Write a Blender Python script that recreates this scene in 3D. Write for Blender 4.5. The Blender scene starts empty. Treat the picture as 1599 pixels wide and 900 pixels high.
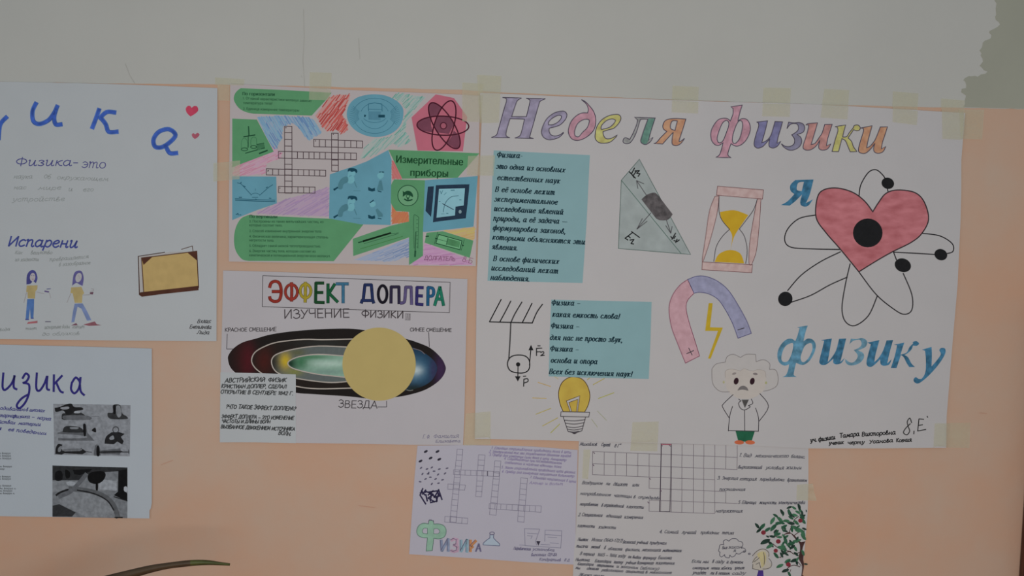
import bpy, math, random
from mathutils import Vector, Matrix, noise
from mathutils.geometry import delaunay_2d_cdt

# ------------------------------------------------------------------ camera, world, lights
SC = bpy.context.scene
COL = SC.collection
FPX = 1385.0
DIST = 1.54
EYE = 1.60
YAW, PITCH, ROLL = math.radians(-1.268), math.radians(-3.165), math.radians(1.803)
def cam_matrix():
    y, p, r = YAW, PITCH, ROLL
    Rz = Matrix(((math.cos(r), -math.sin(r), 0), (math.sin(r), math.cos(r), 0), (0, 0, 1)))
    Rx = Matrix(((1, 0, 0), (0, math.cos(p), -math.sin(p)), (0, math.sin(p), math.cos(p))))
    Ry = Matrix(((math.cos(y), 0, math.sin(y)), (0, 1, 0), (-math.sin(y), 0, math.cos(y))))
    return Matrix(((1, 0, 0), (0, 0, -1), (0, 1, 0))) @ (Ry @ Rx @ Rz)
CM = cam_matrix()
camd = bpy.data.cameras.new('camera')
camd.sensor_width = 36.0
camd.lens = 36.0 * FPX / 1599.0
camd.clip_start = 0.02
cam = bpy.data.objects.new('camera', camd)
cam.matrix_world = Matrix.Translation((0, -DIST, EYE)) @ CM.to_4x4()
COL.objects.link(cam)
SC.camera = cam

world = bpy.data.worlds.new('world')
SC.world = world
world.use_nodes = True
world.node_tree.nodes['Background'].inputs[0].default_value = (0.80, 0.90, 1.0, 1)
world.node_tree.nodes['Background'].inputs[1].default_value = 0.21

def area(name, loc, target, sx, sy, power, color):
    l = bpy.data.lights.new(name, 'AREA')
    l.shape = 'RECTANGLE'; l.size = sx; l.size_y = sy; l.energy = power; l.color = color
    o = bpy.data.objects.new(name, l)
    o.location = loc
    d = Vector(target) - Vector(loc)
    o.rotation_euler = d.to_track_quat('-Z', 'Y').to_euler()
    COL.objects.link(o)
    return o
area('centre_fill_light', (0.10, -1.95, 1.42), (0.10, 0, 1.42), 0.9, 0.7, 8.5, (1.0, 0.95, 0.93))  # added soft fill behind the camera, not a real window; brightens mid-wall
area('side_window_light', (-2.4, -1.6, 1.2), (-0.6, 0, 1.5), 1.2, 1.4, 3.0, (0.80, 0.93, 1.0))

SC.view_settings.view_transform = 'Standard'
SC.view_settings.look = 'None'
SC.view_settings.gamma = 1.0
SC.view_settings.use_curve_mapping = False
SC.view_settings.exposure = 0.35

# ------------------------------------------------------------------ helpers: colour and materials
K = 0.50        # displayed (photograph) value of a white-ish surface relative to its albedo
def s2l(c):
    c = c / 255.0
    return c / 12.92 if c <= 0.04045 else ((c + 0.055) / 1.055) ** 2.4
def alb(rgb):
    return tuple(min(0.88, s2l(v) / K) for v in rgb) + (1.0,)

_m = {}
def mat(rgb, var=0.0, scale=60.0, rough=0.85, spec=0.15, stretch=None, detail=3.0, bump=0.0, bscale=300.0):
    """procedural paint / paper / ink; var = how blotchy the pigment is"""
    key = (tuple(rgb), var, scale, rough, spec, stretch, bump, bscale)
    if key in _m: return _m[key]
    m = bpy.data.materials.new('paint_%d' % len(_m)); m.use_nodes = True
    nt = m.node_tree; b = nt.nodes['Principled BSDF']
    b.inputs['Roughness'].default_value = rough
    b.inputs['Specular IOR Level'].default_value = spec
    base = alb(rgb)
    m.diffuse_color = base
    tc = nt.nodes.new('ShaderNodeNewGeometry')
    n = nt.nodes.new('ShaderNodeTexNoise'); n.inputs['Scale'].default_value = scale; n.inputs['Detail'].default_value = detail
    src = tc.outputs['Position']
    if stretch:
        mp = nt.nodes.new('ShaderNodeMapping'); mp.inputs['Scale'].default_value = stretch
        nt.links.new(src, mp.inputs[0]); src = mp.outputs[0]
    nt.links.new(src, n.inputs['Vector'])
    r = nt.nodes.new('ShaderNodeValToRGB')
    v = max(var, 0.012)
    r.color_ramp.elements[0].position = 0.3; r.color_ramp.elements[1].position = 0.7
    r.color_ramp.elements[0].color = tuple(max(0, c * (1 - v)) for c in base[:3]) + (1,)
    r.color_ramp.elements[1].color = tuple(min(0.9, c * (1 + v)) for c in base[:3]) + (1,)
    nt.links.new(n.outputs['Fac'], r.inputs[0]); nt.links.new(r.outputs[0], b.inputs['Base Color'])
    if bump:
        n2 = nt.nodes.new('ShaderNodeTexNoise'); n2.inputs['Scale'].default_value = bscale; n2.inputs['Detail'].default_value = 4
        nt.links.new(tc.outputs['Position'], n2.inputs['Vector'])
        bp = nt.nodes.new('ShaderNodeBump'); bp.inputs['Strength'].default_value = bump; bp.inputs['Distance'].default_value = 0.001
        nt.links.new(n2.outputs['Fac'], bp.inputs['Height']); nt.links.new(bp.outputs[0], b.inputs['Normal'])
    _m[key] = m
    return m
def ink(r, g, b): return mat((r, g, b), 0.10, 180.0)
def wc(r, g, b, v=0.22):
    k = (r + g + b) / 3.0
    return mat(tuple(int(c * 0.82 + k * 0.18) for c in (r, g, b)), v, 90.0)            # watercolour wash

def paint_attr_mat():
    m = bpy.data.materials.new('painted_gradient'); m.use_nodes = True
    nt = m.node_tree; b = nt.nodes['Principled BSDF']
    b.inputs['Roughness'].default_value = 0.8; b.inputs['Specular IOR Level'].default_value = 0.2
    a = nt.nodes.new('ShaderNodeAttribute'); a.attribute_name = 'pigment'
    nt.links.new(a.outputs['Color'], b.inputs['Base Color'])
    return m
PIG = paint_attr_mat()

def tape_mat():
    m = bpy.data.materials.new('masking_tape'); m.use_nodes = True
    nt = m.node_tree; b = nt.nodes['Principled BSDF']; out = nt.nodes['Material Output']
    b.inputs['Base Color'].default_value = alb((180, 174, 150)); b.inputs['Roughness'].default_value = 0.6
    b.inputs['Specular IOR Level'].default_value = 0.25
    n = nt.nodes.new('ShaderNodeTexNoise'); n.inputs['Scale'].default_value = 45; n.inputs['Detail'].default_value = 3
    g = nt.nodes.new('ShaderNodeNewGeometry'); nt.links.new(g.outputs['Position'], n.inputs['Vector'])
    r = nt.nodes.new('ShaderNodeMapRange'); r.inputs['To Min'].default_value = 0.28; r.inputs['To Max'].default_value = 0.56
    nt.links.new(n.outputs['Fac'], r.inputs['Value'])
    t = nt.nodes.new('ShaderNodeBsdfTransparent'); mx = nt.nodes.new('ShaderNodeMixShader')
    nt.links.new(r.outputs['Result'], mx.inputs[0]); nt.links.new(t.outputs[0], mx.inputs[1]); nt.links.new(b.outputs[0], mx.inputs[2])
    nt.links.new(mx.outputs[0], out.inputs['Surface'])
    return m
TAPE = tape_mat()

# ------------------------------------------------------------------ helpers: wall coordinates
CAMP = Vector((0, -DIST, EYE))
def W(px, py, lift=0.0):
    """a point of the wall plane (y = 0) given as measured on the photograph, raised by lift metres"""
    d = CM @ Vector(((px - 799.5) / FPX, -(py - 450.0) / FPX, -1.0))
    t = DIST / d.y
    p = CAMP + d * t
    return Vector((p.x, -lift, p.z))

def crop(x0, y0, s):
    def f(t):
        if isinstance(t, str): return [(x0 + p[0] / s, y0 + p[1] / s) + tuple(p[2:]) for p in parse(t)]
        return [(x0 + p[0] / s, y0 + p[1] / s) + tuple(p[2:]) for p in t]
    return f
def parse(t):
    out = []
    for w in t.split():
        c = w.endswith('!'); a, b = w.rstrip('!').split(',')
        out.append((float(a), float(b), 1) if c else (float(a), float(b)))
    return out
def _cr(p, sub):
    if len(p) < 3: return [tuple(q[:2]) for q in p]
    o = []
    for i in range(len(p) - 1):
        p0 = p[max(i - 1, 0)]; p1 = p[i]; p2 = p[i + 1]; p3 = p[min(i + 2, len(p) - 1)]
        for k in range(sub):
            t = k / sub
            o.append(tuple(0.5 * (2 * p1[j] + (p2[j] - p0[j]) * t + (2 * p0[j] - 5 * p1[j] + 4 * p2[j] - p3[j]) * t * t + (3 * p1[j] - p0[j] - 3 * p2[j] + p3[j]) * t ** 3) for j in (0, 1)))
    o.append(tuple(p[-1][:2]))
    return o
def smooth(p, closed=False, sub=4):
    """rounded path; points marked with ! stay sharp corners"""
    p = list(p)
    if not closed:
        segs = []; cur = [p[0]]
        for q in p[1:]:
            cur.append(q)
            if len(q) > 2: segs.append(cur); cur = [q]
        if len(cur) > 1: segs.append(cur)
        o = []
        for s in segs: o += _cr(s, sub)[(1 if o else 0):]
        return o
    ci = [i for i, q in enumerate(p) if len(q) > 2]
    if ci:
        p = p[ci[0]:] + p[:ci[0]]; p.append(p[0])
        return smooth(p, False, sub)[:-1]
    n = len(p); o = []
    for i in range(n):
        p0, p1, p2, p3 = p[i - 1], p[i], p[(i + 1) % n], p[(i + 2) % n]
        for k in range(sub):
            t = k / sub
            o.append(tuple(0.5 * (2 * p1[j] + (p2[j] - p0[j]) * t + (2 * p0[j] - 5 * p1[j] + 4 * p2[j] - p3[j]) * t * t + (3 * p1[j] - p0[j] - 3 * p2[j] + p3[j]) * t ** 3) for j in (0, 1)))
    return o
def ell(cx, cy, rx, ry, rot=0.0, n=28, a0=0.0, a1=360.0):
    r = math.radians(rot); o = []
    full = abs(a1 - a0) >= 360
    for i in range(n if full else n + 1):
        a = math.radians(a0 + (a1 - a0) * i / n)
        x, y = rx * math.cos(a), ry * math.sin(a)
        o.append((cx + x * math.cos(r) - y * math.sin(r), cy + x * math.sin(r) + y * math.cos(r)))
    return o
def inside(x, y, polys):
    c = False
    for P in polys:
        j = len(P) - 1
        for i in range(len(P)):
            xi, yi = P[i][0], P[i][1]; xj, yj = P[j][0], P[j][1]
            if (yi > y) != (yj > y) and x < (xj - xi) * (y - yi) / (yj - yi) + xi: c = not c
            j = i
    return c
def tess(loops, g=10.0):
    vs = []; es = []
    for L in loops:
        s = len(vs); L = [q[:2] for q in L]; M = []
        for i in range(len(L)):
            a, b = L[i], L[(i + 1) % len(L)]
            d = math.hypot(b[0] - a[0], b[1] - a[1])
            if d < 1e-6: continue
            k = max(1, int(math.ceil(d / g)))
            for t in range(k): M.append((a[0] + (b[0] - a[0]) * t / k, a[1] + (b[1] - a[1]) * t / k))
        vs += M; es += [(s + i, s + (i + 1) % len(M)) for i in range(len(M))]
    xs = [v[0] for v in vs]; ys = [v[1] for v in vs]
    x = min(xs) + g / 2
    while x < max(xs):
        y = min(ys) + g / 2
        while y < max(ys):
            if inside(x, y, loops): vs.append((x, y))
            y += g
        x += g
    r = delaunay_2d_cdt([Vector(v) for v in vs], es, [], 0, 1e-4)
    V = [(v.x, v.y) for v in r[0]]
    F = []
    for f in r[2]:
        cx = sum(V[i][0] for i in f) / len(f); cy = sum(V[i][1] for i in f) / len(f)
        if inside(cx, cy, loops): F.append(tuple(f))
    return V, F

# ------------------------------------------------------------------ helpers: objects
def link(name, me, parent=None, loc=None):
    o = bpy.data.objects.new(name, me); COL.objects.link(o)
    if loc is not None: o.location = loc
    if parent is not None: o.parent = parent
    return o
def wpos(o):
    v = Vector((0, 0, 0))
    while o is not None: v += o.location; o = o.parent
    return v
def tag(o, label=None, cat=None, group=None, kind=None):
    if label: o['label'] = label
    if cat: o['category'] = cat
    if group: o['group'] = group
    if kind: o['kind'] = kind
    return o

LAYER = 0.00009
ALL_SHEETS = []
class Sheet:
    """a paper on the wall: an Empty that owns the paper and everything drawn or glued on it"""
    def __init__(self, name, label, cat, corner, base=0.0012, amp=0.0010, seed=1.0, freq=5.0):
        self.base, self.amp, self.seed, self.freq = base, amp, seed, freq
        ALL_SHEETS.append(self)
        self.loc = W(corner[0], corner[1], 0.0)
        self.root = bpy.data.objects.new(name, None); self.root.empty_display_size = 0.05
        self.root.location = self.loc; COL.objects.link(self.root)
        tag(self.root, label, cat)
    def h(self, p):
        return self.base + self.amp * (0.6 + noise.noise(Vector((p.x * self.freq, self.seed * 7.3, p.z * self.freq))))
    def P(self, px, py, z):
        p = W(px, py)
        p.y = -(self.h(p) + z * LAYER)
        return p
    def art(self, name, parent=None, z=0.0): return Art(self, name, parent, z)
    def paper(self, outline, m, name='paper', z=0.0, thick=0.0003, parent=None, g=14.0):
        a = Art(self, name, parent, z)
        V, F = tess([outline], g); n = len(V)
        a.v = [self.P(x, y, z) for x, y in V]
        a.v += [v + Vector((0, thick, 0)) for v in a.v]
        cnt = {}
        for f in F:
            for i in range(len(f)):
                e = (f[i], f[(i + 1) % len(f)]); k = tuple(sorted(e)); cnt.setdefault(k, []).append(e)
        for f in F: a.f.append((f, 0)); a.f.append((tuple(n + i for i in reversed(f)), 0))
        for k, l in cnt.items():
            if len(l) == 1: i, j = l[0]; a.f.append(((j, i, n + i, n + j), 0))
        a.mats = [m]
        return a.done()

class Art:
    def __init__(self, sheet, name, parent, z):
        self.s, self.name, self.parent, self.z = sheet, name, parent, z
        self.v = []; self.f = []; self.mats = []; self.c = None
    def mi(self, m):
        if m not in self.mats: self.mats.append(m)
        return self.mats.index(m)
    def fill(self, pts, m, z=1.0, holes=(), closed_smooth=True, g=10.0, col=None):
        V, F = tess([pts] + list(holes), g)
        k = len(self.v); mi = self.mi(m)
        self.v += [self.s.P(x, y, self.z + z) for x, y in V]
        if col is not None:
            if self.c is None: self.c = {}
            for i, (x, y) in enumerate(V): self.c[k + i] = col(x, y)
        self.f += [(tuple(k + i for i in f), mi) for f in F]
        return self
    def sfill(self, pts, m, z=1.0, holes=(), sub=4, **kw):
        return self.fill(smooth(pts, True, sub), m, z, [smooth(h, True, sub) for h in holes], **kw)
    def line(self, pts, w, m, z=2.0, closed=False, wf=None):
        """a pen line of width w px; wf(dx, dy) gives a width by direction (broad nib)"""
        P = [tuple(q[:2]) for q in pts]
        P = [q for i, q in enumerate(P) if i == 0 or math.hypot(q[0] - P[i - 1][0], q[1] - P[i - 1][1]) > 1e-4]
        if not closed and len(P) > 2:                      # a sharp turn starts a new stroke
            for i in range(1, len(P) - 1):
                ax_, ay_ = P[i][0] - P[i - 1][0], P[i][1] - P[i - 1][1]; bx2, by2 = P[i + 1][0] - P[i][0], P[i + 1][1] - P[i][1]
                if ax_ * bx2 + ay_ * by2 < 0.35 * math.hypot(ax_, ay_) * math.hypot(bx2, by2):
                    self.line(P[:i + 1], w, m, z, False, wf); return self.line(P[i:], w, m, z, False, wf)
        Q = []
        n = len(P); rng = n if closed else n - 1
        for i in range(rng):
            a, b = P[i], P[(i + 1) % n]
            d = math.hypot(b[0] - a[0], b[1] - a[1])
            if d < 1e-5: continue
            kk = max(1, int(math.ceil(d / 9.0)))
            for t in range(kk): Q.append((a[0] + (b[0] - a[0]) * t / kk, a[1] + (b[1] - a[1]) * t / kk))
        if not closed: Q.append(P[-1])
        n = len(Q)
        if n < 2: return self
        k = len(self.v); mi = self.mi(m)
        def dirn(a, b):
            d = math.hypot(b[0] - a[0], b[1] - a[1]) or 1.0
            return ((b[0] - a[0]) / d, (b[1] - a[1]) / d)
        for i in range(n):
            a = Q[i - 1] if (i > 0 or closed) else None
            b = Q[(i + 1) % n] if (i < n - 1 or closed) else None
            d0 = dirn(a, Q[i]) if a else dirn(Q[i], b)
            d1 = dirn(Q[i], b) if b else d0
            nx, ny = -(d0[1] + d1[1]), d0[0] + d1[0]
            L = math.hypot(nx, ny)
            if L < 0.5: nx, ny = -d1[1], d1[0]; L = 1.0; mit = 1.0
            else: mit = min(1.5, 2.0 / L); nx /= L; ny /= L
            if L == 1.0 and a and b: pass
            hw = (wf(d1[0], d1[1]) if wf else w) / 2 * mit
            ex = ey = 0.0
            if not closed and i == 0: ex, ey = -d1[0] * hw * .5, -d1[1] * hw * .5
            if not closed and i == n - 1: ex, ey = d0[0] * hw * .5, d0[1] * hw * .5
            x, y = Q[i]
            self.v.append(self.s.P(x + nx * hw + ex, y + ny * hw + ey, self.z + z))
            self.v.append(self.s.P(x - nx * hw + ex, y - ny * hw + ey, self.z + z))
        for i in range(n if closed else n - 1):
            j = (i + 1) % n
            self.f.append(((k + 2 * i, k + 2 * i + 1, k + 2 * j + 1, k + 2 * j), mi))
        return self
    def sline(self, pts, w, m, z=2.0, closed=False, sub=4):
        return self.line(smooth(pts, closed, sub), w, m, z, closed)
    def hatch(self, poly, ang, gap, w, mats, z=1.0, seed=1, jit=0.5, skip=0.0, brk=0.15):
        """pencil or crayon hatching kept inside a region"""
        R = random.Random(seed); a = math.radians(ang); ca, sa = math.cos(a), math.sin(a)
        rot = [(x * ca + y * sa, -x * sa + y * ca) for x, y in [q[:2] for q in poly]]
        y0 = min(p[1] for p in rot); y1 = max(p[1] for p in rot); y = y0 + gap / 2
        while y < y1:
            xs = []
            for i in range(len(rot)):
                p, q = rot[i], rot[(i + 1) % len(rot)]
                if (p[1] > y) != (q[1] > y): xs.append(p[0] + (q[0] - p[0]) * (y - p[1]) / (q[1] - p[1]))
            xs.sort()
            for i in range(0, len(xs) - 1, 2):
                if R.random() < skip: continue
                cuts = [xs[i] + R.uniform(-1, 1) * gap, xs[i + 1] + R.uniform(-1, 1) * gap]
                if cuts[1] - cuts[0] < 1.0: continue
                t = cuts[0]
                while t < cuts[1]:
                    e = min(cuts[1], t + R.uniform(6, 26))
                    yy = y + R.uniform(-jit, jit) * gap; yz = yy + R.uniform(-jit, jit) * gap
                    if R.random() > brk:
                        self.line([(t * ca - yy * sa, t * sa + yy * ca), (e * ca - yz * sa, e * sa + yz * ca)], w * R.uniform(0.6, 1.3), R.choice(mats), z + R.random() * 0.4)
                    t = e
            y += gap * R.uniform(0.7, 1.3)
        return self
    def grid(self, TL, TR, BR, BL, nx, ny, w, m, z=2.0):
        def q(u, v):
            return tuple((TL[i] * (1 - u) + TR[i] * u) * (1 - v) + (BL[i] * (1 - u) + BR[i] * u) * v for i in (0, 1))
        for i in range(nx + 1): self.line([q(i / nx, 0), q(i / nx, 1)], w, m, z)
        for j in range(ny + 1): self.line([q(0, j / ny), q(1, j / ny)], w, m, z)
        return self
    def text(self, s, x0, y0, x1, y1, xh, w, m, style='hand', shear=0.25, z=2.0, seed=0, jit=0.0, stretch=True):
        """writing along the baseline (x0,y0)-(x1,y1), letters fitted to its length; xh = height of a small letter"""
        R = random.Random(seed + len(s)); u = xh / 5.0
        gap = 0.55 if style == 'nib' else 0.0
        adv = sum(glyph(ch)[0] + gap for ch in s)
        L = math.hypot(x1 - x0, y1 - y0); ux, uy = (x1 - x0) / L, (y1 - y0) / L
        vx, vy = uy, -ux                                     # up direction
        sx = L / max(adv * 1.0, 1e-6) if stretch else u
        pen = 0.0
        if style == 'nib': wf = lambda dx, dy: w * (0.46 + 0.70 * abs(dx * vx + dy * vy) ** 1.3)
        else: wf = None
        for ch in s:
            a, strokes = glyph(ch)
            jy = R.uniform(-jit, jit); js = 1 + R.uniform(-jit, jit) * 0.25
            for st in strokes:
                pts = []
                for (gx, gy) in st:
                    X = (pen + gx) * sx + gy * js * u * shear; Y = (gy * js + jy) * u
                    pts.append((x0 + ux * X + vx * Y, y0 + uy * X + vy * Y))
                self.line(pts, w, m, z, wf=wf)
            pen += a + gap
        return self
    def font(self, s, x0, y0, x1, y1, h, m, z=2.0, bold=0.0, shear=0.0):
        """printed upright type; h = capital height in px"""
        c = bpy.data.curves.new('tmp', 'FONT'); c.body = s
        o = bpy.data.objects.new('tmp', c); COL.objects.link(o)
        dg = bpy.context.evaluated_depsgraph_get(); dg.update()
        loops = []
        for sp in o.to_curve(dg).splines:
            pts = []
            if sp.type == 'BEZIER':
                B = sp.bezier_points; n = len(B)
                for q in range(n):
                    p0, p1, p2, p3 = B[q].co, B[q].handle_right, B[(q + 1) % n].handle_left, B[(q + 1) % n].co
                    straight = (p1 - p0).cross(p3 - p0).length < 1e-4 and (p2 - p0).cross(p3 - p0).length < 1e-4
                    for t in ((0,) if straight else (0, .34, .67)):
                        w_ = p0 * (1 - t) ** 3 + p1 * 3 * t * (1 - t) ** 2 + p2 * 3 * t * t * (1 - t) + p3 * t ** 3; pts.append((w_.x, w_.y))
            else: pts = [(q.co.x, q.co.y) for q in sp.points]
            if len(pts) > 2: loops.append(pts)
        o.to_curve_clear()
        xs = [q[0] for l in loops for q in l]; a, b = min(xs), max(xs)
        loops.sort(key=lambda l: min(q[0] for q in l))
        groups = []
        for l in loops:
            lo, hi = min(q[0] for q in l), max(q[0] for q in l)
            if groups and lo < groups[-1][1] - 1e-3: groups[-1][0].append(l); groups[-1][1] = max(groups[-1][1], hi)
            else: groups.append([[l], hi])
        L = math.hypot(x1 - x0, y1 - y0); ux, uy = (x1 - x0) / L, (y1 - y0) / L
        mi = self.mi(m)
        for gl, _ in groups:
            V, F = tess(gl, 5.0)
            for sx_ in ((-.5, .5) if bold else (0.0,)):      # heavy type: a second strike slightly aside
                k = len(self.v); dx_ = sx_ * bold * h * 3.2
                for (gx, gy) in V:
                    X = (gx - a) / (b - a) * L + dx_; Y = gy * h / 0.729
                    self.v.append(self.s.P(x0 + ux * X + uy * Y, y0 + uy * X - ux * Y, self.z + z + sx_ * .1))
                for f in F: self.f.append((tuple(k + q for q in f), mi))
        bpy.data.objects.remove(o); bpy.data.curves.remove(c)
        return self
    def done(self, label=None):
        par = self.parent or self.s.root
        off = wpos(par)
        me = bpy.data.meshes.new(self.name)
        cam_y = -1.0
        faces = []
        for f, _ in self.f: faces.append(f)
        me.from_pydata([v - off for v in self.v], [], faces)
        for i, (_, mi) in enumerate(self.f): me.polygons[i].material_index = mi
        for m in self.mats: me.materials.append(m)
        if self.c is not None:
            at = me.attributes.new('pigment', 'FLOAT_COLOR', 'POINT')
            for i in range(len(self.v)): at.data[i].color = self.c.get(i, (0.5, 0.5, 0.5, 1))
        me.update()
        o = link(self.name, me, par)
        if self.name in ('lettering', 'handwriting_lettering', 'pencil_lettering', 'signature_lettering', 'ink_dots', 'crayon_shading', 'plaster_scratches'): o['kind'] = 'stuff'
        if label: o['label'] = label
        return o

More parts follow.
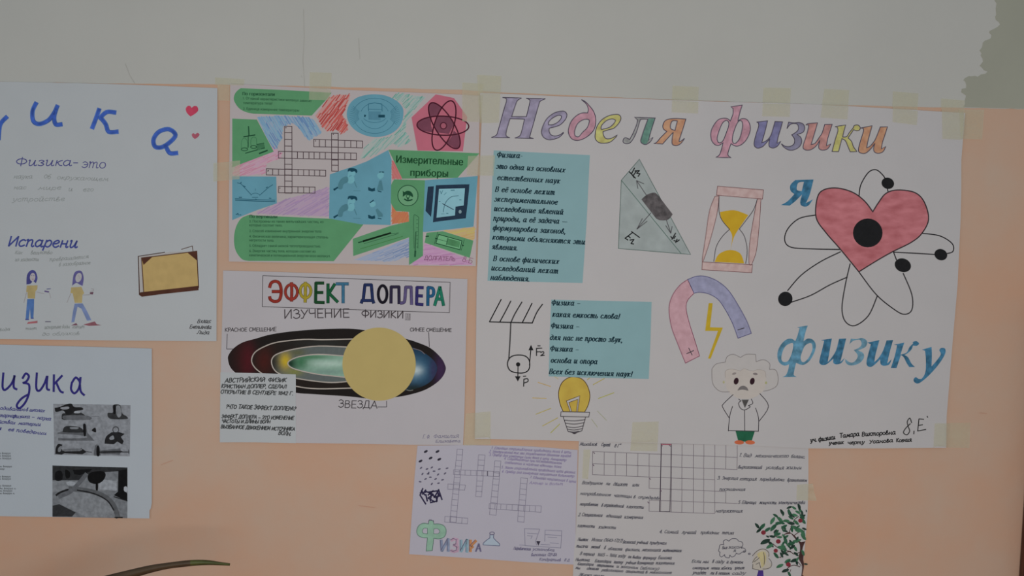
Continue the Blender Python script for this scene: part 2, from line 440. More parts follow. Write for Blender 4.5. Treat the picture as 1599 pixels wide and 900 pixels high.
# ------------------------------------------------------------------ a small pen alphabet (units: small letter 5 high, capital 7.4)
_G = {}
def _p(t):
    out = []
    for st in t.split(';'):
        st = st.strip()
        if not st: continue
        sm = st.startswith('s')
        pts = [tuple(float(v) for v in q.split(',')) for q in st.lstrip('s ').split()]
        out.append(_cr(pts, 3) if sm else pts)
    return out
def _def(ch, adv, t): _G[ch] = (adv, _p(t))
def O(cx, cy, rx, ry): return 's' + ' '.join('%.2f,%.2f' % (cx + rx * math.cos(a * math.pi / 4 + .7), cy + ry * math.sin(a * math.pi / 4 + .7)) for a in range(9))
for ch, adv, t in [
 ('а', 5.2, 's3.6,4.2 2,5 .5,3.4 .4,1.4 1.6,0 3.2,1.2 3.8,3;s3.9,5 3.6,1 4.3,0 5,.6'),
 ('б', 4.7, O(2.2, 2.2, 1.8, 2.2) + ';s.5,3 .8,5.6 2.2,7 4,7.6'),
 ('в', 4.5, 's.8,2.6 1,6 2,7.2 2.6,6 .9,2.7;s.8,2.8 .7,.4 2,0 3.8,1 3.4,2.8 1.4,2.9'),
 ('г', 4.0, 's.5,4.2 1.5,5 3.2,4.4 2.6,3 1,1.6 .9,.4 2.2,0 3.6,.6'),
 ('д', 4.8, 's3.6,3.6 2,4.8 .4,2.6 .8,.4 2.2,0 3.8,1.6 4,4 3,6.4 .8,7.4'),
 ('е', 4.3, 's.6,2.4 2.6,2.8 3.6,4 2.6,5 1,4 .4,2 1.4,.2 2.6,0 3.9,1'),
 ('ж', 6.2, 's.2,4.8 1.4,4.6 2.8,2.6 4.2,4.6 5.6,4.9;s.1,.2 1.2,.2 2.8,2.6 4.4,.2 5.7,.2;2.8,5 2.8,0'),
 ('з', 4.2, 's.6,4.2 2,5 3.4,4 1.8,2.7;s1.8,2.7 3.6,1.4 2.2,0 .4,.6'),
 ('и', 5.3, 's.3,4.6 1,5 .8,1.2 1.5,0 2.9,1.2 3.8,4.8;s3.9,5 3.6,.8 4.3,0 5,.7'),
 ('к', 4.5, '1,5 .7,0;s4,4.9 3,4.4 .9,2.6;s1.6,2.8 2.8,.5 4.2,.2'),
 ('л', 5.2, 's0,.3 .8,.2 1.6,2.4 2,5;2,5 3.9,5;s3.9,5 3.6,.8 4.3,0 4.9,.6'),
 ('м', 6.3, 's0,.3 .8,.2 1.4,2.4 1.8,5;1.8,5 3,1 5,5;s5,5 4.9,.8 5.5,0 6.1,.6'),
 ('н', 5.3, '1,5 .7,0;.8,2.6 3.7,2.6;s3.9,5 3.7,.8 4.3,0 5,.6'),
 ('о', 4.6, O(2.2, 2.5, 1.8, 2.5)),
 ('п', 5.2, 's.2,4.6 1,5 .7,0;s.9,3.6 2.4,5 3.5,4.4 3.5,1 4.2,0 4.9,.6'),
 ('р', 4.7, '1,5 .2,-2.6;s.9,3.6 2.6,5 4,3.6 3.6,1 2.2,0 .7,1'),
 ('с', 4.1, 's3.6,4.2 2.2,5 .6,3.6 .5,1.2 1.8,0 3.6,1'),
 ('т', 6.5, 's.2,4.6 .9,5 .6,0;s.8,3.6 2.1,5 2.9,4.2 2.8,0;s2.9,3.6 4.3,5 5.1,4.2 5,.8 5.6,0 6.2,.6'),
 ('у', 4.6, 's.4,4.8 1.2,4.8 1.3,1.4 2.2,.6;s4,5 3,1 1.4,-1.9 .1,-2.2'),
 ('ф', 6.4, O(1.6, 2.5, 1.3, 2.4) + ';' + O(4.4, 2.5, 1.3, 2.4) + ';3.5,7.2 2.6,-2.4'),
 ('х', 4.6, 's.3,4.8 1.3,4.6 2.4,2.5 3.2,.4 4.2,.3;s4.1,4.9 2.4,2.5 .9,.3 .1,.2'),
 ('ч', 5.1, 's.8,5 .9,3 1.9,2.3 3.6,3.2;s3.9,5 3.6,.8 4.3,0 5,.6'),
 ('ш', 7.4, 's.8,5 .6,.8 1.4,0 2.6,.6 3.2,5;s3.2,5 3,.8 3.8,0 5,.6 5.8,5;s5.8,5 5.6,.8 6.4,0 7,.6'),
 ('ъ', 5.0, 's.2,4.4 .6,5 1.7,5 1.4,.7 2.8,0 4.1,1.3 3.2,2.6 1.6,2.6'),
 ('ы', 6.3, 's1,5 .7,.6 2,0 3.2,1.2 2.4,2.6 .9,2.6;s4.9,5 4.6,.8 5.3,0 5.9,.6'),
 ('ь', 4.2, 's.9,5 .7,.6 2.1,0 3.5,1.2 2.6,2.6 .8,2.6'),
 ('э', 4.2, 's.5,4.2 1.8,5 3.5,3.6 3.4,1.2 1.8,0 .3,.8;1.4,2.6 3.6,2.6'),
 ('ю', 6.4, '1,5 .7,0;.8,2.6 2.4,2.6;' + O(4.2, 2.5, 1.7, 2.5)),
 ('я', 5.0, 's3.8,5 3.5,.8 4.1,0 4.8,.6;s3.8,5 1.6,5 1,3.6 2.2,2.4 3.6,2.4;s2.4,2.4 1.3,.4 .1,.2'),
 ('А', 5.6, '0,0 2.6,7.2 5,0;.9,2.4 4.3,2.4'),
 ('Б', 5.2, '4.2,7.2 .7,7.2 .7,0;s.7,4 3.2,4 4.3,2.2 3.2,0 .7,0'),
 ('В', 5.2, '.7,0 .7,7.2;s.7,7.2 3,7.2 3.8,5.6 2.8,4 .7,3.9;s.7,3.9 3.4,3.8 4.4,2 3.2,0 .7,0'),
 ('Г', 4.6, '.7,0 .7,7.2 4.2,7.2'),
 ('Д', 6.0, '0,-1 .2,.4 5.2,.4 5.3,-1;1,.4 1.8,7.2 4.2,7.2 4.4,.4'),
 ('Е', 4.9, '4.2,7.2 .7,7.2 .7,0 4.3,0;.7,3.8 3.8,3.8'),
 ('Ж', 7.0, '.2,7.2 3,3.8 0,0;6.2,7.2 3.2,3.8 6.4,0;3.1,7.2 3.1,0'),
 ('З', 4.9, 's.5,6.2 2,7.3 3.8,6 3.2,4.2 1.8,3.9;s1.8,3.9 4.2,3.2 4,1 2,-.1 .3,1'),
 ('И', 5.9, '.7,7.2 .7,0 4.8,7.2 4.8,0'),
 ('К', 5.2, '.7,7.2 .7,0;4.4,7.2 .8,3.6 4.6,0'),
 ('Л', 5.7, 's0,.2 1,.6 1.8,3.6 2,7.2;2,7.2 4.7,7.2 4.7,0'),
 ('М', 6.7, '.4,0 1,7.2 3,1.4 5.2,7.2 5.8,0'),
 ('Н', 5.7, '.7,7.2 .7,0;4.7,7.2 4.7,0;.7,3.8 4.7,3.8'),
 ('О', 6.0, O(2.9, 3.6, 2.4, 3.7)),
 ('П', 5.7, '.7,0 .7,7.2 4.7,7.2 4.7,0'),
 ('Р', 4.9, '.7,0 .7,7.2;s.7,7.2 3.2,7.2 4.2,5.4 3.2,3.6 .7,3.4'),
 ('С', 5.2, 's4.6,6 2.8,7.3 .8,5.6 .5,2.4 2,0 4.5,1'),
 ('Т', 5.2, '0,7.2 4.8,7.2;2.4,7.2 2.4,0'),
 ('У', 5.0, '.3,7.2 2.4,3;s4.6,7.2 2.4,2.8 1.4,.2 .2,0'),
 ('Ф', 6.8, O(3.2, 3.9, 2.8, 2.4) + ';3.2,7.6 3.2,-.3'),
 ('Х', 5.2, '.2,7.2 4.6,0;4.5,7.2 0,0'),
 ('Ц', 6.0, '.7,7.2 .7,0 5.2,0 5.3,-1.2;4.6,7.2 4.6,0'),
 ('Ч', 5.2, 's.6,7.2 .6,4.6 1.6,3.6 4.2,4;4.3,7.2 4.3,0'),
 ('Ш', 7.4, '.7,7.2 .7,0 6.4,0 6.4,7.2;3.5,7.2 3.5,0'),
 ('Щ', 7.8, '.7,7.2 .7,0 6.8,0 6.9,-1.2;3.5,7.2 3.5,0;6.3,7.2 6.3,0'),
 ('Ы', 6.9, '.7,7.2 .7,0;s.7,0 3.2,0 4,1.8 3,3.6 .7,3.8;5.9,7.2 5.9,0'),
 ('Ь', 5.0, '.7,7.2 .7,0;s.7,0 3.2,0 4.2,1.9 3,3.8 .7,3.9'),
 ('Э', 5.2, 's.4,6 2,7.3 4.2,5.6 4.4,2.4 2.8,0 .4,1;1.6,3.8 4.4,3.8'),
 ('Ю', 7.6, '.7,7.2 .7,0;.7,3.8 2.6,3.8;' + O(4.9, 3.6, 2.1, 3.7)),
 ('Я', 5.2, '4.4,0 4.4,7.2;s4.4,7.2 1.8,7.2 .8,5.5 1.8,3.7 4.4,3.6;2.6,3.6 .3,0'),
 ('1', 3.4, '.6,5.6 2.2,7.2 2,0'), ('2', 4.6, 's.6,5.6 2,7.3 3.8,5.8 2.4,2.4 .4,0;.4,0 4,0'),
 ('3', 4.6, 's.5,6.2 2,7.3 3.6,6 3,4.2 1.6,3.9;s1.6,3.9 4,3.2 3.8,1 2,-.1 .3,1'),
 ('4', 4.8, '3.2,0 3.2,7.2 .2,2.4 4.4,2.4'), ('5', 4.6, '3.8,7.2 1,7.2 .8,4.2;s.8,4.2 3.4,4.2 3.8,1.4 2,-.1 .3,.9'),
 ('6', 4.6, 's3.6,6.8 1.6,5.6 .5,2.4 2,0 3.8,1.8 2.4,3.8 .7,2.8'), ('7', 4.4, '.3,7.2 4,7.2 1.6,0'),
 ('8', 4.6, O(2.1, 5.6, 1.4, 1.6) + ';' + O(2.1, 2, 1.8, 2)), ('9', 4.6, 's3.8,4.6 2.4,3.4 .6,4.8 2,7.2 3.8,5 3,1.6 .8,.1'),
 ('0', 4.8, O(2.3, 3.6, 1.8, 3.6)),
 (' ', 3.0, ''), ('.', 2.2, '.7,0 1,.5'), (',', 2.2, '1.1,.5 .6,-1.2'), ('-', 3.4, '.5,2.6 2.9,2.6'), ('–', 5.2, '.5,2.6 4.7,2.6'),
 ('—', 8.4, '.4,2.6 8,2.6'), ('!', 2.6, '1.4,7.2 1,2;.9,.6 .9,0'), ('?', 4.0, 's.4,6 1.8,7.3 3.4,5.8 1.8,3.4 1.7,2;1.6,.6 1.6,0'),
 ('(', 2.6, 's2.2,7.6 .8,5 .8,1.6 2,-1'), (')', 2.6, 's.4,7.6 1.8,5 1.6,1.6 .2,-1'), ('"', 3.0, '.8,7.2 .6,5.4;2,7.2 1.8,5.4'), (':', 2.2, '.8,.6 .8,0;1,4 1,3.4'),
 ('|', 5.4, '.6,-1 .6,6.6 1.8,6.6 1.8,-1 .6,-1;2.4,-1 2.4,6.6 3.6,6.6 3.6,-1 2.4,-1;4.2,-1 4.2,6.6 5,6.6 5,-1 4.2,-1')]:
    _def(ch, adv, t)
_G['ё'] = (4.3, _G['е'][1] + _p('1.4,6.4 1.6,7;3,6.4 3.2,7'))
_G['й'] = (5.3, _G['и'][1] + _p('s1.4,7 2.2,6.2 3.4,7'))
_G['Й'] = (5.9, _G['И'][1] + _p('s1.8,8.8 2.8,8 3.8,8.8'))
_G['ц'] = (5.5, _G['и'][1] + _p('s5,.6 5,-1 4.6,-1.4'))
_G['щ'] = (7.8, _G['ш'][1] + _p('7,.6 7.1,-1.4'))
def glyph(ch): return _G.get(ch) or _G.get(ch.upper()) or _G['-']

# ------------------------------------------------------------------ the setting
def plaster(name, rgb, var, scale, bump=0.35, tint=None):
    m = bpy.data.materials.new(name); m.use_nodes = True
    nt = m.node_tree; b = nt.nodes['Principled BSDF']
    b.inputs['Roughness'].default_value = 0.75; b.inputs['Specular IOR Level'].default_value = 0.2
    g = nt.nodes.new('ShaderNodeNewGeometry')
    n = nt.nodes.new('ShaderNodeTexNoise'); n.inputs['Scale'].default_value = scale; n.inputs['Detail'].default_value = 6; n.inputs['Roughness'].default_value = 0.6
    nt.links.new(g.outputs['Position'], n.inputs['Vector'])
    r = nt.nodes.new('ShaderNodeValToRGB'); base = alb(rgb)
    r.color_ramp.elements[0].position = 0.32; r.color_ramp.elements[1].position = 0.68
    t = alb(tint) if tint else tuple(c * (1 + var) for c in base[:3]) + (1,)
    r.color_ramp.elements[0].color = tuple(c * (1 - var) for c in base[:3]) + (1,)
    r.color_ramp.elements[1].color = t
    nt.links.new(n.outputs['Fac'], r.inputs[0]); nt.links.new(r.outputs[0], b.inputs['Base Color'])
    n2 = nt.nodes.new('ShaderNodeTexNoise'); n2.inputs['Scale'].default_value = 35; n2.inputs['Detail'].default_value = 8
    nt.links.new(g.outputs['Position'], n2.inputs['Vector'])
    bp = nt.nodes.new('ShaderNodeBump'); bp.inputs['Strength'].default_value = bump; bp.inputs['Distance'].default_value = 0.002
    nt.links.new(n2.outputs['Fac'], bp.inputs['Height']); nt.links.new(bp.outputs[0], b.inputs['Normal'])
    return m
M_PEACH = plaster('peach_wall_paint', (178, 138, 112), 0.05, 3.0, tint=(166, 145, 127))
M_GREY = plaster('grey_white_wall_paint', (159, 158, 151), 0.035, 2.5)
M_OLIVE = plaster('old_olive_wall_paint', (138, 138, 124), 0.04, 4.0)
M_WOOD = mat((62, 34, 24), 0.35, 30.0, rough=0.5, spec=0.3, stretch=(6, 6, 0.6))
M_FLOOR = mat((120, 85, 60), 0.2, 8.0, rough=0.5)

def box(name, x0, x1, y0, y1, z0, z1, m, parent=None):
    v = [(x, y, z) for x in (x0, x1) for y in (y0, y1) for z in (z0, z1)]
    f = [(0, 1, 3, 2), (4, 6, 7, 5), (0, 4, 5, 1), (2, 3, 7, 6), (0, 2, 6, 4), (1, 5, 7, 3)]
    me = bpy.data.meshes.new(name); off = wpos(parent) if parent else Vector((0, 0, 0))
    me.from_pydata([Vector(a) - off for a in v], [], f); me.materials.append(m)
    return link(name, me, parent)
wall = tag(box('wall_back', -2.6, 2.6, 0.0, 0.12, 0.0, 2.85, M_PEACH), kind='structure')
floor = tag(box('floor', -2.6, 2.6, -2.9, 0.12, -0.06, 0.0, M_FLOOR), kind='structure')

def coat(name, pts, lift, m, parent):
    """a coat of paint with its own small thickness; pts are wall points (x, z)"""
    n = len(pts); r = delaunay_2d_cdt([Vector(p) for p in pts], [(i, (i + 1) % n) for i in range(n)], [], 1, 1e-6)
    V = [Vector((v.x, -lift, v.y)) for v in r[0]]; k = len(V)
    V += [Vector((v.x, 0.0, v.z)) for v in V]
    F = [tuple(reversed(f)) for f in r[2]]
    F += [(i, (i + 1) % n, k + (i + 1) % n, k + i) for i in range(n)]
    me = bpy.data.meshes.new(name); me.from_pydata(V, [], F); me.materials.append(m)
    o = link(name, me, parent); return o
R0 = random.Random(5)
edge = [(0, 127.5), (60, 128.6), (120, 129.6), (212, 131), (300, 131.8), (385, 132.6), (480, 135), (560, 137.2), (640, 138.4), (720, 140.5), (800, 145), (875, 148.8), (961, 152.3), (1030, 155), (1100, 157.5), (1200, 160.6), (1300, 164), (1380, 166), (1440, 167), (1506, 168.8), (1560, 169.6), (1599, 170.6)]
line = []
for (a, b) in zip(edge, edge[1:]):
    for t in (0, .25, .5, .75):
        p = W(a[0] + (b[0] - a[0]) * t, a[1] + (b[1] - a[1]) * t + R0.uniform(-.45, .45)); line.append((p.x, p.z))
p = W(1599, 170.6); line.append((p.x, p.z))
line = [(-2.6, line[0][1] + 0.006)] + line + [(2.6, line[-1][1] - 0.006)]
coat('grey_paint_coat', line + [(2.6, 2.85), (-2.6, 2.85)], 0.0005, M_GREY, wall)
jag = [(1505, 168), (1508, 150), (1500, 143), (1509, 135), (1506, 124), (1514, 118), (1528, 119), (1540, 112), (1530, 104), (1534, 92), (1530, 78), (1535, 66), (1548, 58), (1546, 48), (1562, 38), (1552, 26), (1556, 12), (1550, -6), (1560, -30), (1546, -60), (1562, -110), (1548, -170)]
jj = []
for (a, b) in zip(jag, jag[1:]):
    for t in (0, .34, .67):
        p = W(a[0] + (b[0] - a[0]) * t + R0.uniform(-2.2, 2.2), a[1] + (b[1] - a[1]) * t + R0.uniform(-1.5, 1.5)); jj.append((p.x, p.z))
e1 = [(W(x, y).x, W(x, y).z) for x, y in ((1599, 170.0), (1560, 169.0))]
coat('olive_paint_coat', jj + [(W(1548, -170).x, 2.85), (2.6, 2.85), (2.6, line[-1][1] + 0.0008)] + e1, 0.0009, M_OLIVE, wall)
# fine marks on the plaster: scratches and pencil ticks
class _Wall(Sheet):
    def __init__(self): self.root = wall; self.base = 0.0006; self.amp = 0; self.seed = 1; self.freq = 1
    def h(self, p): return self.base + 0.0002
ws = _Wall()
a = ws.art('plaster_scratches')
mk = mat((150, 149, 142), 0.05)
mk2 = mat((164, 130, 110), 0.05)
for pts in ([(196, 100), (203, 118), (211, 131)], [(474, 15), (475, 60), (473, 95), (476, 136)], [(560, 60), (562, 92)], [(470, 118), (472, 121)]):
    a.line(pts, 0.8, mk)
for pts in ([(252, 726), (262, 722), (270, 719)], [(1530, 645), (1541, 646)], [(560, 790), (585, 793)]):
    a.line(pts, 0.9, mk2)
a.done()
# dark brown wooden casing at the right edge
x1 = W(1598.5, 640).x
bx = W(1588, 900).x
bx = W(1589, 900).x
trim = tag(box('trim_1', bx, bx + 0.10, -0.035, 0.0, 0.0, W(1599, 470).z, M_WOOD), kind='structure')
mod = trim.modifiers.new('bevel', 'BEVEL'); mod.width = 0.006; mod.segments = 2

# ------------------------------------------------------------------ papers
M_PAPER = mat((163, 160, 158), 0.015, 14.0, rough=0.8, spec=0.2, bump=0.15)
M_PAPER_L = mat((158, 161, 161), 0.015, 14.0, rough=0.8, spec=0.2, bump=0.15)
M_PAPER_LILAC = mat((158, 155, 163), 0.015, 14.0, rough=0.8, spec=0.2, bump=0.15)
BLACK = ink(28, 28, 29); DARK = ink(62, 58, 62); PENCIL = ink(118, 118, 118); FAINT = ink(134, 138, 136)

# ============ large poster: title in coloured italic letters
S = Sheet('large_physics_poster', 'large white poster with rainbow italic title, cyan text panels, red heart atom, hourglass and magnet', 'poster', (1110, 697), base=0.0020, amp=0.0016, seed=3.0, freq=4.0)
big = S
S.paper([(750, 146), (800, 147.5), (875, 151), (961, 153.6), (1100, 158.6), (1260, 162.8), (1340, 167), (1440, 173), (1506, 177), (1503, 213), (1500, 250), (1500, 300), (1499, 340), (1494, 445), (1487.5, 520), (1482, 588), (1477, 650), (1476, 699), (1380, 700), (1261, 700), (1180, 696), (1080, 693.5), (980, 690.5), (903, 688.5), (820, 686.5), (741.5, 685), (742.5, 620), (744, 450), (747.5, 350), (750, 240), (752, 190)], M_PAPER)

T1 = crop(760, 140, 9.376); T2 = crop(920, 160, 9.376); T3 = crop(1100, 155, 9.376); T4 = crop(1240, 170, 9.376)
OUT = ink(72, 66, 78)
def letter(T, outer, holes, m, extra=(), w=1.25, name='title_letter', out=None, sub=4):
    a = S.art(name); H = [smooth(T(h), True, sub) for h in holes]; o_ = smooth(T(outer), True, sub)
    a.fill(o_, m, 1, H)
    for i, (e, em) in enumerate(extra): a.fill(smooth(T(e), True, sub), em, 1.5)
    if w:
        a.line(o_, w, out or OUT, 2.5, True)
        for h in H: a.line(h, w, out or OUT, 2.5, True)
    return a.done()
LIL = wc(134, 126, 148); PNK = wc(172, 122, 134); YEL = wc(178, 166, 92); TEAL = wc(88, 128, 112); ORA = wc(188, 126, 92); VIO = wc(106, 104, 142); SLA = wc(120, 116, 138); GRE_ = wc(138, 138, 134); PK2 = wc(178, 116, 128); OR2 = wc(172, 118, 110)
letter(T1, '230,120! 510,128! 450,165 415,245 365,400! 580,400! 630,190 620,150 575,132! 858,138! 790,170 765,210 700,440 630,690 640,705 685,720! 410,712! 470,690 500,650 530,540 552,437! 340,430! 290,600 285,680 340,708! 68,705! 140,670 170,590 250,300 290,150', [], LIL)
letter(T1, '1120,628! 1070,665 1000,682 940,665 912,610 915,568! 1000,548 1080,515 1150,440 1172,370 1140,325 1080,320 980,350 880,430 820,540 800,630 830,700 900,737 970,732 1060,700 1122,640!', ['905,515! 905,480 950,430 1030,385 1085,385 1090,420 1040,480 970,515 905,520!'], LIL)
letter(T1, '1385,150! 1440,180 1500,240 1560,320 1594,430 1580,560 1520,650 1420,720 1320,748 1240,720 1195,640 1200,560 1240,460 1320,380 1400,345 1475,345! 1485,290 1460,220 1395,160!', ['1500,470 1480,440 1410,445 1330,500 1290,590 1285,660 1310,690 1350,690 1400,630 1470,560'], PNK)
letter(T2, '408,480! 360,510 300,535 240,530 205,480 200,430! 280,405 360,380 430,310 462,240 440,190 380,180 280,200 180,260 110,360 85,470 90,540 140,590 220,600 310,580 395,505!', ['170,390! 180,340 250,270 330,245 380,265 360,310 290,370 180,400!'], YEL)
letter(T2, '660,220! 962,232! 930,330 895,440 865,560! 930,515! 890,580 830,618 780,610 750,570 770,490 810,370 855,250! 770,250 740,270 700,400 660,500 600,590 540,608 495,585 500,540 530,520 590,545! 640,450 690,330 705,260!', [], GRE_, [('862,240! 955,238! 930,330 895,440 862,560! 830,612 780,605 755,570 775,490 815,370', TEAL)])
letter(T2, '1410,248! 1370,380 1330,500 1310,570 1330,575 1390,530! 1340,600 1280,635 1220,625 1205,570 1225,440! 1160,510 1070,612! 940,605! 980,590 1040,520 1130,430! 1080,390 1075,330 1110,270 1180,245 1280,240!', ['1285,275! 1215,275 1185,330 1190,390 1250,415!'], ORA)
letter(T3, '380,115! 545,90! 510,200 480,325! 540,290 610,300 655,370 660,470 610,590 530,670 450,690 380,655! 350,740 335,820 380,860! 160,855! 210,820 240,740 265,640! 200,680 140,665 95,600 85,500 120,400 190,310 260,285 330,290 370,325! 410,220 410,140!', ['345,340 310,315 260,350 220,430 180,560 190,630 230,640 270,600 310,500 345,400', '530,320 490,330 450,400 410,520 400,610 420,650 460,640 510,570 545,440 550,360'], PNK)
letter(T3, '755,340! 915,320! 890,430 860,540 830,640! 900,610 960,540 1000,420 1025,330! 1135,335! 1110,430 1070,560 1055,650! 1110,620! 1060,690 1000,718 945,700 935,650 950,580! 900,640 840,700 770,720 725,690 720,630 750,510 785,400 780,350!', [], VIO)
letter(T3, '1225,340! 1300,350 1380,345 1440,370 1460,430 1430,490 1345,520! 1400,560 1415,630 1380,700 1300,745 1220,745 1150,700 1118,655! 1170,690 1240,695 1300,660 1310,590 1270,525! 1340,480 1370,430 1350,370 1290,360 1240,380 1200,435!', [], SLA)
letter(T4, '165,240! 200,220 335,208! 300,330 270,430 240,525! 300,505 360,420 400,360 440,232! 548,230! 510,350 480,450 465,545! 530,515! 480,590 410,608 360,590 352,540 370,465! 310,550 240,600 170,608 125,580 130,520 160,430 195,310 205,240!', [], OR2, w=1.2)
letter(T4, '590,265! 745,240! 720,330 700,415! 760,410 800,350 850,290 870,250 920,240 955,270 950,310 910,325 860,310! 820,370 780,430! 830,480 860,560 910,630! 810,632! 780,560 740,470 690,440! 640,630! 545,628! 590,460 630,330 625,275!', [], YEL)
letter(T4, '965,285! 1130,252! 1100,360 1070,470 1050,575! 1100,550 1160,480 1200,400 1250,270! 1355,268! 1320,380 1280,500 1265,590! 1330,555! 1290,630 1220,655 1165,635 1152,580 1170,510! 1110,590 1040,650 980,655 935,630 935,570 965,460 1005,330 1000,290!', [], ORA)
BLU = mat((56, 102, 128), 0.38, 110.0); BL2 = mat((94, 130, 146), 0.32, 90.0)
T5 = crop(1200, 500, 9.0); T6 = crop(1330, 510, 9.0); TH = crop(1190, 250, 3.334)
letter(TH, '265,102! 245,180 225,225! 262,205! 235,240 205,240 195,220 205,180! 170,215 140,238! 95,235! 130,215 165,178! 145,160 145,130 170,105!', ['215,114! 185,120 178,155 203,163!'], BLU, w=0, name='blue_letter')
letter(T5, '395,100! 545,75! 510,180 485,300! 540,260 610,270 655,330 650,420 600,530 540,600 470,630 380,600! 355,720 350,770 390,798! 190,800! 240,770 270,700 285,620! 220,640 150,600 120,520 130,420 180,330 250,270 320,262 370,295! 400,220 430,110!', ['340,330 290,330 230,370 190,450 175,540 200,585 260,580 300,520 330,430', '600,330 550,330 500,370 465,450 445,530 465,585 510,580 570,510 610,410'], mat((80, 122, 142), 0.42, 80.0), w=0, name='blue_letter')
letter(T5, '730,280! 885,258! 870,330 845,480 825,590! 870,540 940,430 985,262! 1085,258! 1050,400 1020,520 1000,590! 1065,530! 1020,600 950,622 905,600 905,540! 850,590 800,625 745,630 710,600 715,540 750,400 775,290!', [], BLU, w=0, name='blue_letter')
letter(T6, '-20,170! 60,175 130,160 190,185 210,230 180,290 80,335! 150,370 165,430 120,500 40,540 -40,545 -90,510 -100,455! -40,500 20,500 70,440 70,390 20,330! 90,300 130,250 110,190 50,190 0,210 -40,250!', [], BL2, w=0, name='blue_letter')
letter(T6, '210,225! 380,190! 350,300 320,420 310,500! 370,440 430,340 480,195! 572,188! 540,300 510,420 490,520! 550,460! 520,530 450,552 400,530 390,460! 320,530 260,568 210,550 200,490 225,380 260,250!', [], BLU, w=0, name='blue_letter')
letter(T6, '580,255! 728,225! 700,310 675,395! 760,365 800,290 850,240! 850,215 900,205 935,240 900,270 850,265! 830,320 780,370 730,400! 780,430 830,520 880,568! 800,570! 760,510 720,430 680,400! 620,582! 540,582! 590,430 620,300 625,262!', [], BLU, w=0, name='blue_letter')
letter(T6, '975,325! 1110,285! 1115,400 1110,560! 1180,480 1240,390 1220,330 1250,300 1300,310 1305,370 1260,460 1180,570 1080,680 990,760 920,800 870,780 860,740 890,710 930,735 970,735! 1010,680 1030,600 1030,450 1020,340!', [], BLU, w=0, name='blue_letter')

# cyan text panels glued on
CY = mat((119, 149, 151), 0.03, 20.0)
B1 = crop(740, 220, 3.75); B2 = crop(740, 440, 5.0)
NAVY = ink(24, 46, 54)
p1 = S.paper(B1('116,57 678,85 660,460 635,833 360,826 80,820 100,430'), CY, name='text_panel', z=3.0)
p1['label'] = 'tall cyan text panel'
a = S.art('lettering', p1, 3.0)
for i, (s, x0, y0, x1, y1) in enumerate([('Физика-', 133, 97, 285, 102), ('это одна из основных', 128, 163, 533, 186), ('естественных наук', 135, 229, 505, 250), ('В её основе лежит', 123, 298, 473, 317), ('экспериментальное', 118, 355, 490, 374), ('исследование явлений', 116, 411, 523, 432), ('природы, а её задача —', 112, 468, 547, 487), ('формулировка законов,', 110, 523, 538, 545), ('которыми объясняются эти', 107, 578, 650, 607), ('явления.', 104, 634, 258, 642), ('В основе физических', 112, 703, 497, 721), ('исследований лежат', 100, 758, 493, 777), ('наблюдения.', 96, 813, 328, 823)]):
    (q0, q1) = B1([(x0, y0), (x1, y1)]); a.text(s, q0[0], q0[1], q1[0], q1[1], 5.4, 1.6, NAVY, 'nib', 0.22)
a.done()
p2 = S.paper(B2('603,140 1385,158 1376,450 1362,758 980,750 583,738 590,440'), CY, name='text_panel', z=3.0)
p2['label'] = 'wide cyan text panel'
a = S.art('lettering', p2, 3.0)
for (s, x0, y0, x1, y1) in [('Физика –', 603, 183, 830, 186), ('какая емкость слова!', 610, 272, 1138, 290), ('Физика –', 598, 362, 822, 367), ('для нас не просто звук,', 592, 452, 1160, 472), ('Физика –', 592, 540, 818, 546), ('основа и опора', 598, 630, 962, 642), ('Всех без исключения наук!', 585, 718, 1235, 740)]:
    (q0, q1) = B2([(x0, y0), (x1, y1)]); a.text(s, q0[0], q0[1], q1[0], q1[1], 5.4, 1.6, NAVY, 'nib', 0.22)
a.done()

# heart atom
HB = ink(50, 42, 44)
h = S.art('heart_drawing')
hp = smooth(TH('572,270! 530,215 470,170 390,147 320,155 285,195 278,300 330,380 400,460 500,582! 600,520 680,475 770,430 825,385 862,310 840,220 790,170 700,157 640,175 600,225'), True, 5)
h.fill(hp, mat((176, 100, 104), 0.26, 34.0, stretch=(1, 1, 2.2)), 1).line(hp, 1.8, HB, 2.5, True); h = h.done()
b = S.art('nucleus', h); b.fill(ell(*TH([(546, 380)])[0], 23, 22.5), BLACK, 3); b.done()
for t in ['500,195! 510,130 550,65 590,52 625,80 640,105!', '648,150! 653,172!', '275,287! 190,305 130,360 115,420 150,455 260,463 400,466!', '405,478! 300,530 200,600 130,680!', '150,740! 250,705 350,650 440,610!', '455,540! 430,650 413,770 430,840 480,862 550,810 595,710!', '500,582! 590,700 680,775 735,803 775,780 775,700 730,590!', '695,520! 680,480!', '825,382! 920,395 985,435 990,475 960,487!', '680,480! 780,485 893,492!']:
    b = S.art('orbit_line', h); b.sline(TH(t), 1.75, ink(38, 36, 38), 0.8, sub=5); b.done()
for (cx, cy, rx, ry) in [(650, 122, 33, 29), (118, 723, 38, 37), (728, 548, 43, 35), (926, 493, 34, 29)]:
    (q,) = TH([(cx, cy)]); b = S.art('electron_dot', h); b.fill(ell(q[0], q[1], rx / 3.334, ry / 3.334, 20 if cx > 200 else -45), BLACK, 3); b.done()

